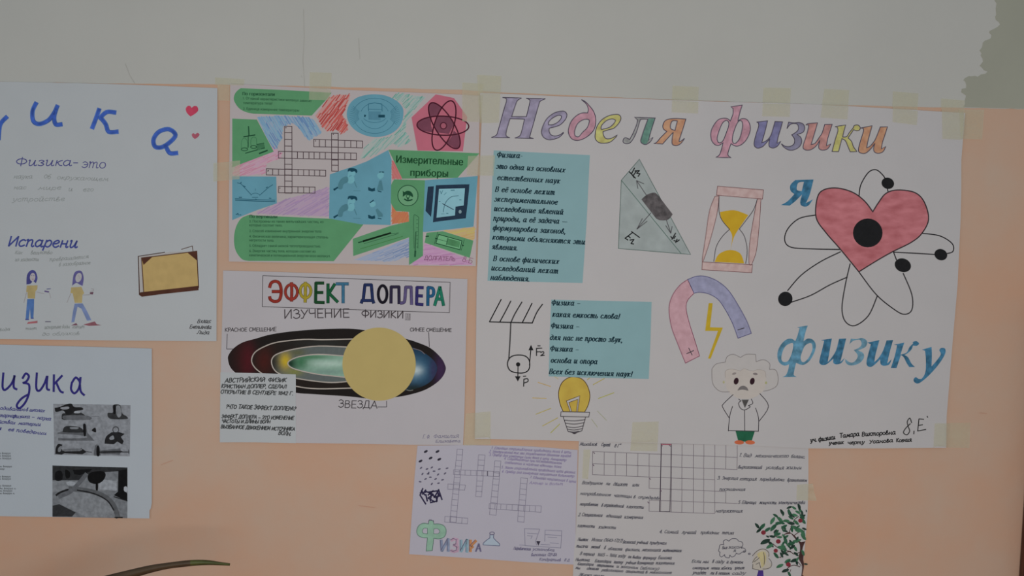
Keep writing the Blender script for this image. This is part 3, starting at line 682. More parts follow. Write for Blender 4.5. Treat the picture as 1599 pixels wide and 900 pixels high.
# hourglass
HG = crop(940, 230, 4.286)
BR = wc(184, 148, 142, .14); BO = ink(112, 80, 80)
h = S.art('hourglass_drawing')
for t in ['770,262! 1077,287! 1070,348! 762,322!', '668,768! 1003,787! 998,840! 665,820!', '752,330! 780,327! 765,450 715,640 672,768! 668,745 690,600 715,430', '1035,347! 1060,347! 1050,500 1030,690 997,787! 980,775 985,640 1010,480']:
    o_ = smooth(HG(t), True, 4); h.fill(o_, BR, 1).line(o_, 0.95, BO, 2.2, True)
for t in ['780,330! 780,430 800,490 850,550! 800,600 760,670 745,765!', '1035,350! 1010,420 960,490 915,548! 950,600 968,690 958,778!']: h.sline(HG(t), 1.0, DARK, 2.6)
h = h.done()
b = S.art('sand', h); SAND = mat((180, 142, 38), 0.06, 60)
for t in ['785,435! 880,422 975,455! 930,520 880,600 855,690! 868,600 850,555! 800,490', '750,768! 780,715 850,688 920,710 948,778!']: b.sfill(HG(t), SAND, 1.8)
b.done()

# inclined plane with block and force arrows
h = S.art('inclined_plane_drawing'); GL = mat((140, 147, 144), 0.10, 40)
o_ = HG('248,82 590,718 108,678 128,222')
h.fill(o_, GL, 1).line(o_, 1.0, ink(84, 100, 94), 2.2, True).line(HG('128,222 525,710'), 1.1, ink(84, 104, 96), 2.2)
for t in ['295,322 230,225', '238,278 229,224 278,246', '428,488 458,575', '424,525 458,577 466,530', '325,440 232,548', '268,478 232,549 300,496']: h.line(HG(t), 1.0, DARK, 2.6)
h = h.done()
b = S.art('block', h); b.sfill(HG('262,350! 300,318 350,305 375,325! 470,450! 440,485 390,490 360,478!'), mat((82, 78, 78), 0.35, 140), 3); b.done()
b = S.art('lettering', h)
for t in ['180,165 222,208', '195,180 216,140', '207,190 228,162', '190,172 214,205', '218,160 248,158 230,176 252,178 240,196', '195,565 250,605', '155,608 205,570', '152,608 172,622', '175,595 188,608', '185,622 212,618 192,645 210,648', '458,598 468,612 490,575', '478,612 488,596', '478,625 500,632 515,620', '490,640 500,615', '465,618 482,588']: b.line(HG(t), 1.7, BLACK, 2.8)
b.done()

# magnet and bolt
MG = crop(1020, 410, 5.625)
h = S.art('magnet_drawing')
for t, m, oc in [('298,150! 230,200 165,290 135,400 155,560 210,710 280,883! 403,820! 360,680 310,520 285,400 300,330 355,270!', wc(180, 134, 140, .12), ink(124, 78, 92)), ('298,150! 380,120 470,125 570,170 660,250 750,390 820,520 858,622! 740,665! 690,530 620,400 560,320 480,275 400,262 355,270!', wc(132, 132, 158, .14), ink(84, 82, 112))]:
    o_ = smooth(MG(t), True, 4); h.fill(o_, m, 1).line(o_, 1.1, oc, 2.3, True)
h.line(MG('738,592 795,575'), 1.3, DARK, 2.8).line(MG('290,800 352,772'), 1.3, DARK, 2.8).line(MG('308,750 338,812'), 1.2, DARK, 2.8)
h.done()
b = S.art('lightning_bolt_drawing'); b.fill(MG('483,357 518,357 495,568 607,572 500,845 478,842 565,600 452,600'), mat((168, 142, 40), .08), 1.5); b.done()

# bulb
BU = crop(810, 560, 6.0)
h = S.art('light_bulb_drawing'); BOUT = ink(84, 66, 44)
o_ = smooth(BU('415,495! 385,420 372,320 400,230 460,180 520,170 590,190 640,250 665,340 650,430 615,500!'), True, 4)
h.fill(o_, mat((176, 148, 66), 0.14, 30), 1).line(o_, 1.2, BOUT, 2.2, True)
o_ = BU('445,395 570,347 550,498 538,498 552,380 468,410 495,495 480,495'); h.fill(o_, M_PAPER, 2).line(o_, 0.9, BOUT, 2.6, True)
o_ = BU('395,497 662,502 655,545 392,540'); h.fill(o_, M_PAPER, 2).line(o_, 1.0, DARK, 3, True)
h.sline(BU('415,545! 460,680! 500,692 520,703 545,690! 590,675! 625,545!'), 1.1, DARK, 3)
for t in ['425,575! 520,582 622,570!', '435,603! 520,612 614,598!', '445,635! 520,645 605,628!', '455,660! 520,668 598,653!', '478,684! 520,686 560,680!']: h.sline(BU(t), 1.1, DARK, 3)
h.fill(BU('490,686 555,684 535,702 505,702'), DARK, 2.8)
h = h.done()
RY = ink(160, 146, 70)
for t, m in [('180,222 298,260', ink(170, 140, 80)), ('128,368 258,372', ink(170, 146, 84)), ('160,520 300,465', RY), ('222,630 365,553', RY), ('298,695 382,612', ink(150, 148, 60)), ('330,165 368,190', ink(160, 150, 110)), ('640,197 675,170', RY), ('695,243 800,185', RY), ('742,373 890,318', ink(150, 148, 60)), ('735,490 820,577', ink(146, 146, 126)), ('680,565 735,640', ink(146, 146, 126))]:
    b = S.art('ray_line', h); b.line(BU(t), 1.1, m, 2); b.done()

# pulley
PU = B2
h = S.art('pulley_drawing')
for t in ['213,138! 170,220 122,312!', '288,150! 250,225 203,312!', '375,158! 320,250 290,315!', '453,168! 425,225 378,318!', '535,175! 490,240 455,322!', '122,313! 455,322!', '288,316! 282,450 272,610!']: h.sline(PU(t), 1.75, BLACK, 2)
h.line(smooth(PU('270,608 300,580 350,572 400,580 430,610 435,660 420,695 380,712 320,708 280,690 262,650'), True), 1.75, BLACK, 2, True)
h.line(PU('433,650 445,520'), 1.5, BLACK, 2).fill(PU('425,535 445,492 465,535'), BLACK, 2).line(PU('345,645 343,750'), 1.5, BLACK, 2).fill(PU('320,738 343,778 364,738'), BLACK, 2).fill(ell(*PU([(345, 645)])[0], 3.3, 3.3), BLACK, 2)
h = h.done()
b = S.art('lettering', h)
for t in ['488,577! 488,520! 530,518!', '488,547! 520,546!', '497,500! 517,500!', '520,552! 540,545 543,560 520,577! 550,574!', '388,816! 390,760! 418,757 421,778 390,790!', '385,738! 406,736!']: b.sline(PU(t), 1.6, BLACK, 2)
b.done()

# cartoon scientist
SG = crop(1080, 540, 5.294)
h = S.art('cartoon_scientist_drawing')
h.sfill(SG('310,380! 230,375 175,320 165,250 165,190 200,150 275,135! 290,90 340,70 400,97! 450,70 525,72! 530,132! 590,115 640,145 640,195! 690,200 712,260 700,330 640,365 590,375! 450,440'), mat((164, 160, 156), .02), 0.6)
h.sfill(SG('275,230 300,195 350,195 400,210 430,190 480,212 540,198 600,210 612,290 590,370 520,425 430,440 350,420 290,360'), mat((168, 161, 153), .03), 1)
PN = ink(112, 106, 104)
for t in ['310,380! 230,375 175,320 165,250 165,190! 200,150 275,135! 290,90 340,70 400,97! 450,70 525,72! 530,132! 590,115 640,145 640,195! 690,200 712,260 700,330 640,365 590,375!']: h.sline(SG(t), 0.8, PN, 2)
h.sline(SG('275,260! 275,215 300,195 350,195 400,210! 430,190 480,205 510,210! 545,197 600,210 610,260!'), 0.6, ink(146, 138, 130), 2)
h = h.done()
b = S.art('face_features', h)
for (cx, cy, rx, ry, r, m) in [(365, 292, 20, 29, 14, ink(44, 26, 32)), (498, 293, 20, 29, 14, ink(44, 26, 32)), (348, 230, 18, 9, -18, ink(128, 120, 116)), (523, 233, 20, 10, 8, ink(120, 112, 110)), (262, 300, 9, 12, 0, ink(160, 156, 122)), (612, 306, 9, 12, 0, ink(146, 146, 104))]:
    (q,) = SG([(cx, cy)]); b.fill(ell(q[0], q[1], rx / 5.294, ry / 5.294, r, 14), m, 2)
b.sfill(SG('375,370! 395,340 425,330 455,345 466,372! 420,362'), mat((100, 96, 94), .2), 2); b.done()
b = S.art('lab_coat', h)
for t in ['340,403! 260,480 255,510 308,597!', '335,500! 312,580 300,705!', '300,700! 550,706!', '525,513! 550,600 548,706!', '560,395! 632,500 555,622!', '434,530! 435,700!', '385,440! 405,455! 385,475 400,515 435,530 480,505 465,495! 502,475 490,440!']: b.sline(SG(t), 1.15, DARK, 2)
b.fill(SG('410,445 470,445 437,515'), mat((74, 72, 70), .2), 1.8); b.done()
b = S.art('trousers', h); b.sfill(SG('360,705! 518,708! 495,780! 440,792 380,780!'), mat((34, 86, 62), .15), 1.6); b.done()
for cx in (390, 480):
    b = S.art('shoe', h); (q,) = SG([(cx, 798)]); b.fill(ell(q[0], q[1], 7.6, 3.3, 2, 14), mat((188, 92, 62), .1), 2); b.done()

# signature
SI = crop(1255, 650, 7.437)
a = S.art('signature_lettering')
for s, x0, y0, x1, y1, xh, w in [('уч.', 70, 300, 150, 288, 4.2, 1.5), ('физики', 165, 292, 360, 262, 4.2, 1.4), ('Тамара', 410, 250, 640, 225, 4.4, 1.35), ('Викторовна', 665, 232, 1060, 208, 4.4, 1.35), ('ученик', 285, 330, 458, 318, 3.6, 1.3), ('черту', 500, 325, 700, 318, 3.6, 1.3), ('Усанова', 755, 315, 1030, 297, 3.8, 1.3), ('Ксения', 1065, 300, 1245, 290, 3.8, 1.3)]:
    (q0, q1) = SI([(x0, y0), (x1, y1)]); a.text(s, q0[0], q0[1], q1[0], q1[1], xh, w, BLACK, 'hand', 0.15, jit=.3)
for t in ['1245,75! 1225,22 1195,60 1205,120 1222,170 1190,215 1150,190 1175,140 1230,85!', '1315,170! 1330,30! 1385,35!', '1325,105! 1372,98!', '1312,170! 1345,165 1410,152!', '1272,170! 1270,205!', '1424,0! 1432,12!']: a.sline(SI(t), 1.45, BLACK, 2)
a.done()

# ============ green crossword poster (upper middle)
A1 = crop(350, 110, 5.624); A2 = crop(550, 110, 5.624); A3 = crop(350, 260, 5.624); A4 = crop(550, 260, 5.624)
S = Sheet('measuring_instruments_poster', 'white poster pasted with green and blue cut-outs, crossword grid and pink pentagon atom', 'poster', (550, 411), base=0.0014, amp=0.0009, seed=11.0)
green = S
S.outline = [(360, 131), (455, 136), (560, 141.5), (650, 145), (720, 148), (749, 150), (748, 241), (745.6, 274), (743, 416), (650, 415), (560, 412.5), (450, 410.5), (358, 408.5), (358, 300), (359.5, 200)]
S.paper(S.outline, mat((162, 154, 152), .015, 14, bump=.15))
GRN = mat((82, 134, 94), 0.05, 40); GD = ink(26, 66, 44); CYB = mat((90, 138, 152), 0.06, 25); TD = ink(22, 62, 76); TM = mat((72, 116, 126), .06); TLT = mat((104, 158, 166), .04)
def panel(pts, m, name='colour_panel', z=2.0): return S.paper(pts, m, name=name, z=z, thick=0.00015, g=12)
# crayon
def crayon(pts, ang, gap, w, mats, base=None, seed=1, skip=0.0):
    a = S.art('crayon_shading')
    if base: a.fill(pts, base, 0.5)
    a.hatch(pts, ang, gap, w, mats, 1.0, seed, skip=skip); o = a.done(); return o
crayon(A1('290,410 520,402 740,415 790,435 860,545 740,615 650,500 600,462 520,495 505,600 460,690 430,690 350,540'), 58, 1.6, 1.5, [mat((96, 126, 160)), mat((112, 146, 168)), mat((120, 152, 168))], mat((134, 150, 166)), 2)
crayon(A1('800,400 930,240 990,215 1110,215 1085,290 1035,400 1070,440 1095,520 1040,560 985,520 900,540 870,490'), -52, 2.1, 1.8, [mat((176, 84, 78)), mat((184, 96, 88)), mat((160, 66, 62))], mat((184, 134, 128)), 3)
crayon(A2('360,240 400,205 650,235 600,290 530,370 480,440 470,540 520,620 420,680 370,640 200,740 70,775 110,680 190,600 330,590 430,500 470,400 480,360 440,290'), -48, 2.2, 1.3, [mat((96, 146, 132)), mat((108, 154, 142)), mat((128, 158, 152))], mat((152, 160, 154)), 4, .15)
crayon(A3('80,50 150,-60 430,-165 510,-115 495,-70 370,-20 365,20 365,60 250,75 80,80'), -25, 2.4, 1.5, [mat((178, 136, 156)), mat((182, 122, 142)), mat((176, 144, 162))], mat((178, 146, 156)), 5)
crayon(A3('280,412 460,335 560,285 730,240 920,180 920,440 500,425'), -30, 2.2, 1.4, [mat((152, 128, 158)), mat((162, 138, 158)), mat((146, 124, 152))], mat((160, 140, 158)), 6)
A5 = crop(550, 340, 7.995)
crayon(A5('15,530 715,255 715,480 640,500 480,550'), -22, 2.0, 1.3, [mat((120, 136, 164)), mat((134, 148, 170)), mat((108, 126, 156))], mat((146, 152, 166)), 7)
crayon(A5('905,320 1400,500 1510,590 745,588 885,470'), -8, 2.2, 1.3, [mat((172, 130, 164)), mat((164, 120, 154)), mat((178, 142, 168))], mat((174, 136, 164)), 8)
crayon(A5('1140,168 1530,118 1530,262 1505,284'), -14, 1.8, 1.5, [mat((186, 158, 102)), mat((180, 148, 98)), mat((186, 166, 96))], mat((184, 154, 112)), 9)
AP = crop(510, 250, 9.0)
crayon(AP('920,10 945,15 1062,258 1035,268 925,262'), 60, 1.4, 1.2, [mat((190, 92, 92)), mat((196, 108, 104))], mat((196, 110, 108)), 10)
crayon(AP('920,632 985,725 1148,735 1160,868 925,900'), -60, 1.5, 1.3, [mat((196, 106, 76)), mat((204, 118, 78))], mat((200, 112, 78)), 11)
# printed question panels
pp = panel(smooth(A1('150,158! 560,176! 945,198! 895,262! 770,398! 260,382! 190,366 130,330 90,265 95,215 120,180'), True, 4), GRN, 'question_panel')
a = S.art('lettering', pp, 2.0)
for s, x0, y0, x1, y1, hh, bd in [('По горизонтали', 165, 220, 445, 226, 5.0, .025), ('1. От какой характеристики молекул зависит', 170, 256, 770, 280, 4.0, .004), ('температура тела?', 170, 297, 425, 303, 4.0, .004), ('2. Единица измерения температуры', 170, 348, 660, 363, 4.0, .004)]:
    (q0, q1) = A1([(x0, y0), (x1, y1)]); a.font(s, q0[0], q0[1], q1[0], q1[1], hh, GD, 1.5, bd)
a.done()
pp = panel(smooth(A3('215,428! 925,460! 1250,478! 965,832! 220,830! 160,815 105,740 90,640 105,540 150,460'), True, 4), GRN, 'question_panel')
a = S.art('lettering', pp, 2.0)
for s, x0, y0, x1, y1, hh, bd in [('По вертикали', 228, 452, 468, 456, 4.8, .025), ('3. Построены из таких мельчайших частиц, из', 225, 493, 875, 498, 4, .004), ('которых состоит тело.', 225, 526, 515, 530, 4, .004), ('2. Способ изменения внутренней энергии тела', 225, 578, 855, 582, 4, .004), ('4. Физическая величина, характеризующая степень', 225, 625, 915, 633, 4, .004), ('нагретости тела.', 225, 658, 440, 662, 4, .004), ('5. Обладает самой низкой теплопроводностью.', 225, 707, 850, 712, 4, .004), ('6. Энергия частиц тела, которая состоит из', 225, 752, 805, 758, 4, .004), ('кинетической и потенциальной энергии всех молекул.', 225, 790, 935, 798, 4, .004)]:
    (q0, q1) = A3([(x0, y0), (x1, y1)]); a.font(s, q0[0], q0[1], q1[0], q1[1], hh, GD, 1.5, bd)
a.done()
# scales
AS = crop(355, 180, 13.84)
pp = panel(A1('75,425 290,434 438,715 240,790 75,852'), GRN, 'scales_panel')
a = S.art('scales_drawing', pp, 2.0)
a.line(AS('465,245 475,440'), 1.6, GD, 1.5).line(AS('360,470 605,430'), 1.6, GD, 1.5).line(AS('460,440 460,700'), 1.0, GD, 1.5)
a.sline(AS('315,735! 310,620 330,530 380,500 430,540 450,620 440,730!'), .5, ink(48, 98, 66), 1.4).sline(AS('520,660! 515,560 540,490 590,475 635,510 640,640!'), .6, ink(48, 98, 66), 1.4)
a.line(ell(*AS([(378, 740)])[0], 5.0, 2.3), 1.0, GD, 1.6, True).line(ell(*AS([(575, 690)])[0], 4.6, 2.2), 1.1, GD, 1.6, True)
a.line(AS('400,825 660,750'), 1.4, GD, 1.5).line(AS('640,635 800,605'), 1.0, GD, 1.5).line(AS('700,830 870,765'), 2.2, GD, 1.5).line(AS('740,730 815,710'), 1.2, GD, 1.5)
a.fill(AS('640,645 800,615 820,700 700,760 640,760'), mat((62, 110, 76), .2), 1.2)
a.done()
# reflection angle panel
pp = panel(A3('75,88 460,90 466,325 290,385 75,472'), CYB, 'angle_panel', 2.2)
a = S.art('angle_drawing', pp, 2.2)
AL = ink(36, 82, 98)
a.line(A3('118,145 150,152 240,248'), .9, AL, 1.5).line(A3('430,162 400,180 318,252'), .9, AL, 1.5).line(A3('100,285 275,292 450,298'), 1.0, AL, 1.5).line(A3('102,297 275,305 450,310'), 1.3, AL, 1.5)
a.line(ell(*A3([(278, 262)])[0], 7.2, 4.6, 0, 14, 195, 345), .7, AL, 1.5).line(A3('250,272 300,272'), .8, AL, 1.5).line(A3('278,195 278,215'), .5, AL, 1.5)
for t_ in ['145,150 155,140', '172,172 190,180', '372,190 384,182', '135,272 158,272', '398,280 415,282', '276,288 292,292', '108,424 125,414 128,428', '138,426 152,426']: a.line(A3(t_), 1.3, AL, 1.6)
a.done()
# magnet field ellipse
AM = crop(540, 140, 12.0)
pp = panel(smooth(AM('20,460 70,280 200,160 380,105 560,92 760,120 950,210 1060,330 1082,450 1050,620 950,760 800,850 600,892 400,870 200,780 70,640'), True, 3), CYB, 'field_panel')
a = S.art('field_lines', pp, 2.0); FL = ink(48, 98, 116)
for (cx, cy, rx, ry, a0, a1) in [(545, 500, 420, 335, 200, 340), (545, 490, 270, 235, 200, 340), (545, 480, 400, 345, 20, 160), (545, 470, 270, 265, 25, 155), (545, 500, 220, 120, 20, 160)]:
    (q,) = AM([(cx, cy)]); a.line(ell(q[0], q[1], rx / 12, ry / 12, 0, 18, a0, a1), 0.6, FL, 1.4)
for i in range(11):
    an = math.radians(-50 + i * 10)
    for sg in (1, -1):
        q = AM([(545 + sg * (250 + 60 * math.cos(an)), 485 + 90 * math.sin(an)), (545 + sg * (300 + 170 * math.cos(an)), 485 + 230 * math.sin(an))]); a.line(q, 0.45, FL, 1.4)
a.fill(AM('425,410 660,415 655,575 430,565'), mat((76, 122, 138), .05), 1.6).line(AM('430,400 425,270 540,252 675,270 685,410'), 0.9, FL, 1.7).line(AM('430,370 680,378'), 0.7, FL, 1.7).fill(AM('612,475 735,475 735,528 612,525'), TD, 2).fill(AM('350,470 385,480 370,515 345,515'), TD, 1.7)
a.done()
# pentagon atom
pp = panel(A2('735,212 895,245 1010,410 972,712 575,705 522,415'), mat((168, 94, 108), .04, 30), 'pentagon_panel')
a = S.art('atom_drawing', pp, 2.0); MAR = ink(64, 24, 36); DK = mat((108, 62, 76), .1, 60)
a.fill(A2('745,402 855,402 893,475 850,560 755,548 715,490'), DK, 1.2).sfill(A2('668,330 680,298 720,287 785,332! 740,400! 690,410'), DK, 1.2).sfill(A2('572,490 620,430 700,412! 692,480 715,545! 620,532'), DK, 1.2).sfill(A2('893,530! 930,570 945,640 915,685 830,640! 868,590'), DK, 1.2)
for (x0_, y0_, x1_, y1_, r2) in [(570, 480, 1024, 495, 84), (690, 290, 930, 685, 82), (875, 270, 738, 702, 84)]:
    (q0, q1) = A2([(x0_, y0_), (x1_, y1_)]); cx, cy = (q0[0] + q1[0]) / 2, (q0[1] + q1[1]) / 2
    a.line(ell(cx, cy, math.hypot(q1[0] - q0[0], q1[1] - q0[1]) / 2, r2 / 5.624, math.degrees(math.atan2(q1[1] - q0[1], q1[0] - q0[0])), 40), 2.0, MAR, 1.6, True)
(q,) = A2([(802, 488)]); a.line(ell(q[0], q[1], 4.8, 5.0), 1.4, MAR, 1.7, True).fill(ell(q[0], q[1], 4.0, 4.2), mat((150, 84, 98)), 1.5)
a.done()
# title panel
pp = panel(A2('320,698 700,712 1117,730 925,945 440,952'), GRN, 'title_panel')
a = S.art('lettering', pp, 2.0); TD2 = ink(22, 62, 36)
(q0, q1) = A2([(388, 812), (972, 836)]); a.font('Измерительные', q0[0], q0[1], q1[0], q1[1], 11.4, TD2, 1.5, .02)
(q0, q1) = A4([(512, 84), (840, 93)]); a.font('приборы', q0[0], q0[1], q1[0], q1[1], 11.0, TD2, 1.5, .02)
a.done()
# people panel
pp = panel(AP('48,205 200,150 400,85 570,20 870,-140 915,0 900,915 480,905 38,822'), CYB, 'people_panel', 2.9)
a = S.art('people_drawing', pp, 2.9)
for dy in (0, 388):
    a.sfill(AP([(x, y + dy) + r for x, y, *r in []]) if False else [(510 + x / 9.0, 250 + (y + dy) / 9.0) for x, y in [(300, 150), (315, 120), (370, 115), (420, 130), (435, 165), (420, 185), (395, 158), (355, 170), (330, 150), (305, 165)]], TD, 1.5)
    f = lambda L: [(510 + x / 9.0, 250 + (y + dy) / 9.0) for x, y in L]
    a.sfill(f([(310, 170), (350, 172), (395, 165), (405, 195), (385, 225), (330, 215), (310, 260), (300, 230)]), TLT, 1.3)
    a.sfill(f([(165, 400), (170, 330), (215, 260), (280, 232), (305, 260), (300, 310), (240, 345), (225, 400), (195, 415)]), TM, 1.4)
    a.fill(f([(95, 410), (160, 375), (165, 395), (110, 435)]), TD, 1.5)
    a.sfill(f([(310, 250), (380, 225), (395, 290), (360, 330), (300, 320)]), TLT, 1.2)
    a.line(f([(393, 305), (425, 385)]), 1.4, TM, 1.4).line(f([(380, 432), (480, 434)]), 0.7, TM, 1.4)
    a.fill(f([(585, 385), (600, 385), (640, 405), (680, 390), (685, 435), (640, 445), (590, 430)]), TD, 1.5)
f = AP
a.sfill(f('720,200 760,170 805,190 800,240 750,270 715,230'), TLT, 1.3).line(f('745,172 765,170'), 1.4, TD, 1.6).line(f('780,170 805,172'), 1.6, TD, 1.6)
a.fill(f('745,290 775,285 800,430 705,430'), TM, 1.4).line(f('725,438 770,450'), 1.4, TD, 1.5)
a.sfill(f('615,600 680,590 690,640 640,665 610,640'), TLT, 1.3).line(f('615,600 662,565'), 1.6, TD, 1.6)
a.fill(f('690,700 715,680 790,760 792,800 725,802'), TM, 1.4).line(f('725,820 770,828'), 1.4, TD, 1.5)
a.done()
# stop-watch and thermometer panel
AR = crop(600, 265, 13.84)
pp = panel(smooth(A4('370,115! 640,122! 622,575! 622,785! 500,866! 500,400! 385,392! 345,330 330,250 345,160'), True, 4), GRN, 'thermometer_panel', 2.4)
a = S.art('stopwatch_drawing', pp, 2.4)
(q,) = AR([(515, 563)]); a.fill(ell(q[0], q[1], 15.6, 15.8), mat((98, 146, 108)), 1).line(ell(q[0], q[1], 15.8, 16.0), 1.1, GD, 1.5, True)
a.sfill(AR('400,455! 435,485 500,460 570,475 620,540 625,600! 570,570 530,540 470,545! 400,590! 405,520'), GD, 1.5).line(ell(*AR([(515, 578)])[0], 2.6, 2.4), 1.0, GD, 1.6, True).sline(AR('440,640! 500,670 560,665 605,650!'), 2.2, GD, 1.5).fill(ell(*AR([(515, 632)])[0], 1.5, 1.5), GD, 1.6)
a.done()
a = S.art('thermometer_drawing', pp, 2.4)
a.line(smooth(A4('545,720! 540,450 565,432 585,450! 578,720!'), False), 0.6, GD, 1.5).line(A4('560,575 553,750'), 1.2, GD, 1.6).line(A4('555,745 552,792'), 2.4, GD, 1.6)
for i in range(8): a.line(A4([(566, 470 + i * 34), (576, 471 + i * 34)]), .6, GD, 1.6)
a.done()
# voltmeter
AV = crop(655, 270, 11.25)
pp = panel(A4('638,122 870,105 1103,85 1085,300 1065,530 640,577 622,575'), CYB, 'voltmeter_panel', 2.2)
a = S.art('voltmeter_drawing', pp, 2.2); VD = ink(34, 50, 66)
a.fill(AV('150,245 255,238 235,500 205,775 108,670'), VD, 1.4)
a.sfill(AV('290,220! 600,210 850,205 875,225 850,500 815,800! 500,835 245,868! 240,840 270,500'), VD, 1.4)
a.fill(AV('345,285 800,272 778,575 635,595 625,750 300,790'), mat((124, 168, 180), .04), 1.8)
a.sline(AV('420,690! 430,620 470,510 560,425 685,405!'), 0.8, TD, 2.2).line(AV('405,543 600,648'), 1.1, VD, 2.3).line(AV('365,320 385,370 410,310'), 1.0, TM, 2.2).line(AV('430,390 475,350'), .8, TM, 2.2)
a.line(AV('555,310 615,308'), 1.6, TM, 2.2).line(AV('705,475 735,478'), 1.4, TM, 2.2).line(AV('385,722 440,722'), .7, TM, 2.2).line(AV('475,715 505,715'), 1.4, TM, 2.2).line(AV('345,505 365,505'), 1.4, TM, 2.2)
a.fill(ell(*AV([(715, 685)])[0], 2.3, 2.8), mat((120, 140, 144)), 2.0)
a.done()
# pencil and battery panels
pp = panel(A5('10,265 240,185 490,100 715,48 715,245 350,370 15,480'), GRN, 'ruler_panel', 2.1)
a = S.art('pencil_drawing', pp, 2.1)
a.fill(A5('130,285 480,182 494,200 136,308'), ink(14, 32, 18), 1.5).line(A5('80,312 128,298'), 1.8, GD, 1.6).line(A5('495,205 580,190'), .6, GD, 1.5).line(A5('150,325 580,200'), .5, GD, 1.5).line(A5('105,390 630,235'), .7, mat((56, 108, 52)), 1.5)
a.done()
pp = panel(A5('930,190 1130,170 1512,288 1467,502 905,312'), GRN, 'battery_panel', 2.3)
a = S.art('battery_drawing', pp, 2.3)
o_ = A5('1080,210 1370,290 1345,400 1045,320'); a.fill(o_, mat((104, 160, 116)), 1.2).line(o_, 1.2, GD, 1.6, True).fill(A5('1195,260 1350,300 1335,375 1175,335'), mat((70, 120, 80), .2), 1.4)
a.line(A5('1195,255 1175,340'), 1, GD, 1.7).line(A5('1070,180 1025,330'), .6, GD, 1.6).line(A5('1400,275 1360,410'), .6, GD, 1.6).line(A5('920,235 955,232'), 1.6, GD, 1.6).line(A5('1070,270 1190,300'), .6, GD, 1.6).line(A5('1040,260 1060,265'), 2, GD, 1.6).line(A5('1375,345 1390,350'), 1.6, GD, 1.6)
a.done()
a = S.art('signature_lettering'); (q0, q1, q2, q3) = A5([(900, 525), (1290, 540), (1370, 545), (1500, 575)])
a.text('ДОЛГАТЕЛЬ', q0[0], q0[1], q1[0], q1[1], 4.4, .9, mat((124, 82, 108)), shear=.1, jit=.5).text('8.Б', q2[0], q2[1], q3[0], q3[1], 5.6, .9, mat((130, 92, 110)), shear=.1)
a.done()
# crossword
def word(a, xs, yl0, yl1, yr0, yr1, w, m):
    x0, x1 = xs[0], xs[-1]
    f = lambda x, p, q: p + (q - p) * (x - x0) / (x1 - x0)
    a.line([(x0, yl0), (x1, yr0)], w, m, 2).line([(x0, yl1), (x1, yr1)], w, m, 2)
    for x in xs: a.line([(x, f(x, yl0, yr0)), (x, f(x, yl1, yr1))], w, m, 2)
def colw(a, ys, xt0, xt1, xb0, xb1, w, m):
    y0, y1 = ys[0], ys[-1]
    f = lambda y, p, q: p + (q - p) * (y - y0) / (y1 - y0)
    a.line([(xt0, y0), (xb0, y1)], w, m, 2).line([(xt1, y0), (xb1, y1)], w, m, 2)
    for y in ys: a.line([(f(y, xt0, xb0), y), (f(y, xt1, xb1), y + .2)], w, m, 2)
a = S.art('crossword_grid'); CX = ink(70, 56, 60)
colw(a, [197.5, 207.4, 217.9, 228.2, 236.8, 247.4, 256.7, 264.2, 273.4, 283, 291.9, 301.8], 444.6, 456.2, 445.2, 456.6, 1.1, CX)
word(a, [435.3, 444.8, 456.3, 464.7, 473.9, 482.7, 490.7, 499.4, 508.3, 518, 528.3, 538.5, 548, 556.8], 236.6, 247.2, 239.4, 249.8, 1.1, CX)
word(a, [490.1, 499.1, 508.4, 518, 528.4, 538.5, 548, 557, 566.4], 217.8, 229.3, 220.5, 231.2, 1.1, CX)
colw(a, [208.2, 218.3, 229.8, 239, 250, 258.2, 267.4], 518, 528.3, 518.2, 528.5, 1.1, CX)
word(a, [416.3, 426.2, 435.4, 445.2, 456.4, 465.8, 474.5, 483, 491.5, 499.5, 508.9], 263.9, 273.3, 266.2, 275.3, 1.1, CX)
word(a, [435.4, 445.3, 456.5, 465.6, 474.6, 483.6, 492.3], 291.4, 301.2, 292.4, 302, 1.1, CX)
for q in A1('545,505 495,728 803,620 960,562 387,885') + A3('492,192 390,38'): a.fill(ell(q[0], q[1], .9, .9, 0, 8), CX, 2.2)
a.done()

# ============ Doppler poster
S = Sheet('doppler_effect_poster', 'white poster with framed rainbow block title and dark ellipse behind a yellow disc', 'poster', (535, 693), base=0.0014, amp=0.0008, seed=17.0)
S.outline = [(349, 422.5), (440, 425), (560, 429.5), (650, 432.5), (730, 436), (727.5, 540), (725, 655), (723, 695), (640, 694.5), (540, 692.6), (440, 691.5), (400, 690.5), (344, 691), (345.5, 560), (348, 480)]
S.paper(S.outline, mat((160, 156, 157), .015, 14, bump=.15))
DT = crop(400, 425, 4.997); DL = crop(345, 500, 6.925); DR = crop(530, 500, 6.0)
a = S.art('title_frame'); a.line(DT('55,28 1515,80 1508,317 50,270'), 0.9, ink(60, 56, 58), 2, True); a.done()
def blk(c, paths, rings=()):
    b_ = S.art('title_letter'); dk = ink(int(c[0] * .5), int(c[1] * .5), int(c[2] * .5)); m_ = mat(tuple(int(v * .86) for v in c), .15, 120)
    for t in paths:
        P_ = smooth(DT(t), False, 4); b_.line(P_, 5.0, dk, 1.5); b_.line(P_, 3.7, m_, 2.2)
    for (cx, cy, rx, ry) in rings:
        (q,) = DT([(cx, cy)]); E_ = ell(q[0], q[1], rx / 5, ry / 5); b_.line(E_, 4.6, dk, 1.3, True); b_.line(E_, 3.3, m_, 2.0, True)
    b_.done()
blk((148, 50, 40), ['108,118! 120,85 152,72 185,90 198,150 185,215 148,230 115,215 108,195!', '130,152! 190,152!'])
blk((152, 56, 46), ['278,85! 280,150 278,225!'], [(277, 155, 47, 58)])
blk((166, 148, 48), ['386,82! 386,150 384,232!'], [(387, 148, 42, 54)])
blk((28, 74, 40), ['526,86! 468,86! 465,236! 530,238!', '468,160! 520,160!'])
blk((30, 92, 58), ['562,95! 562,238!', '614,95! 570,165! 636,232!'])
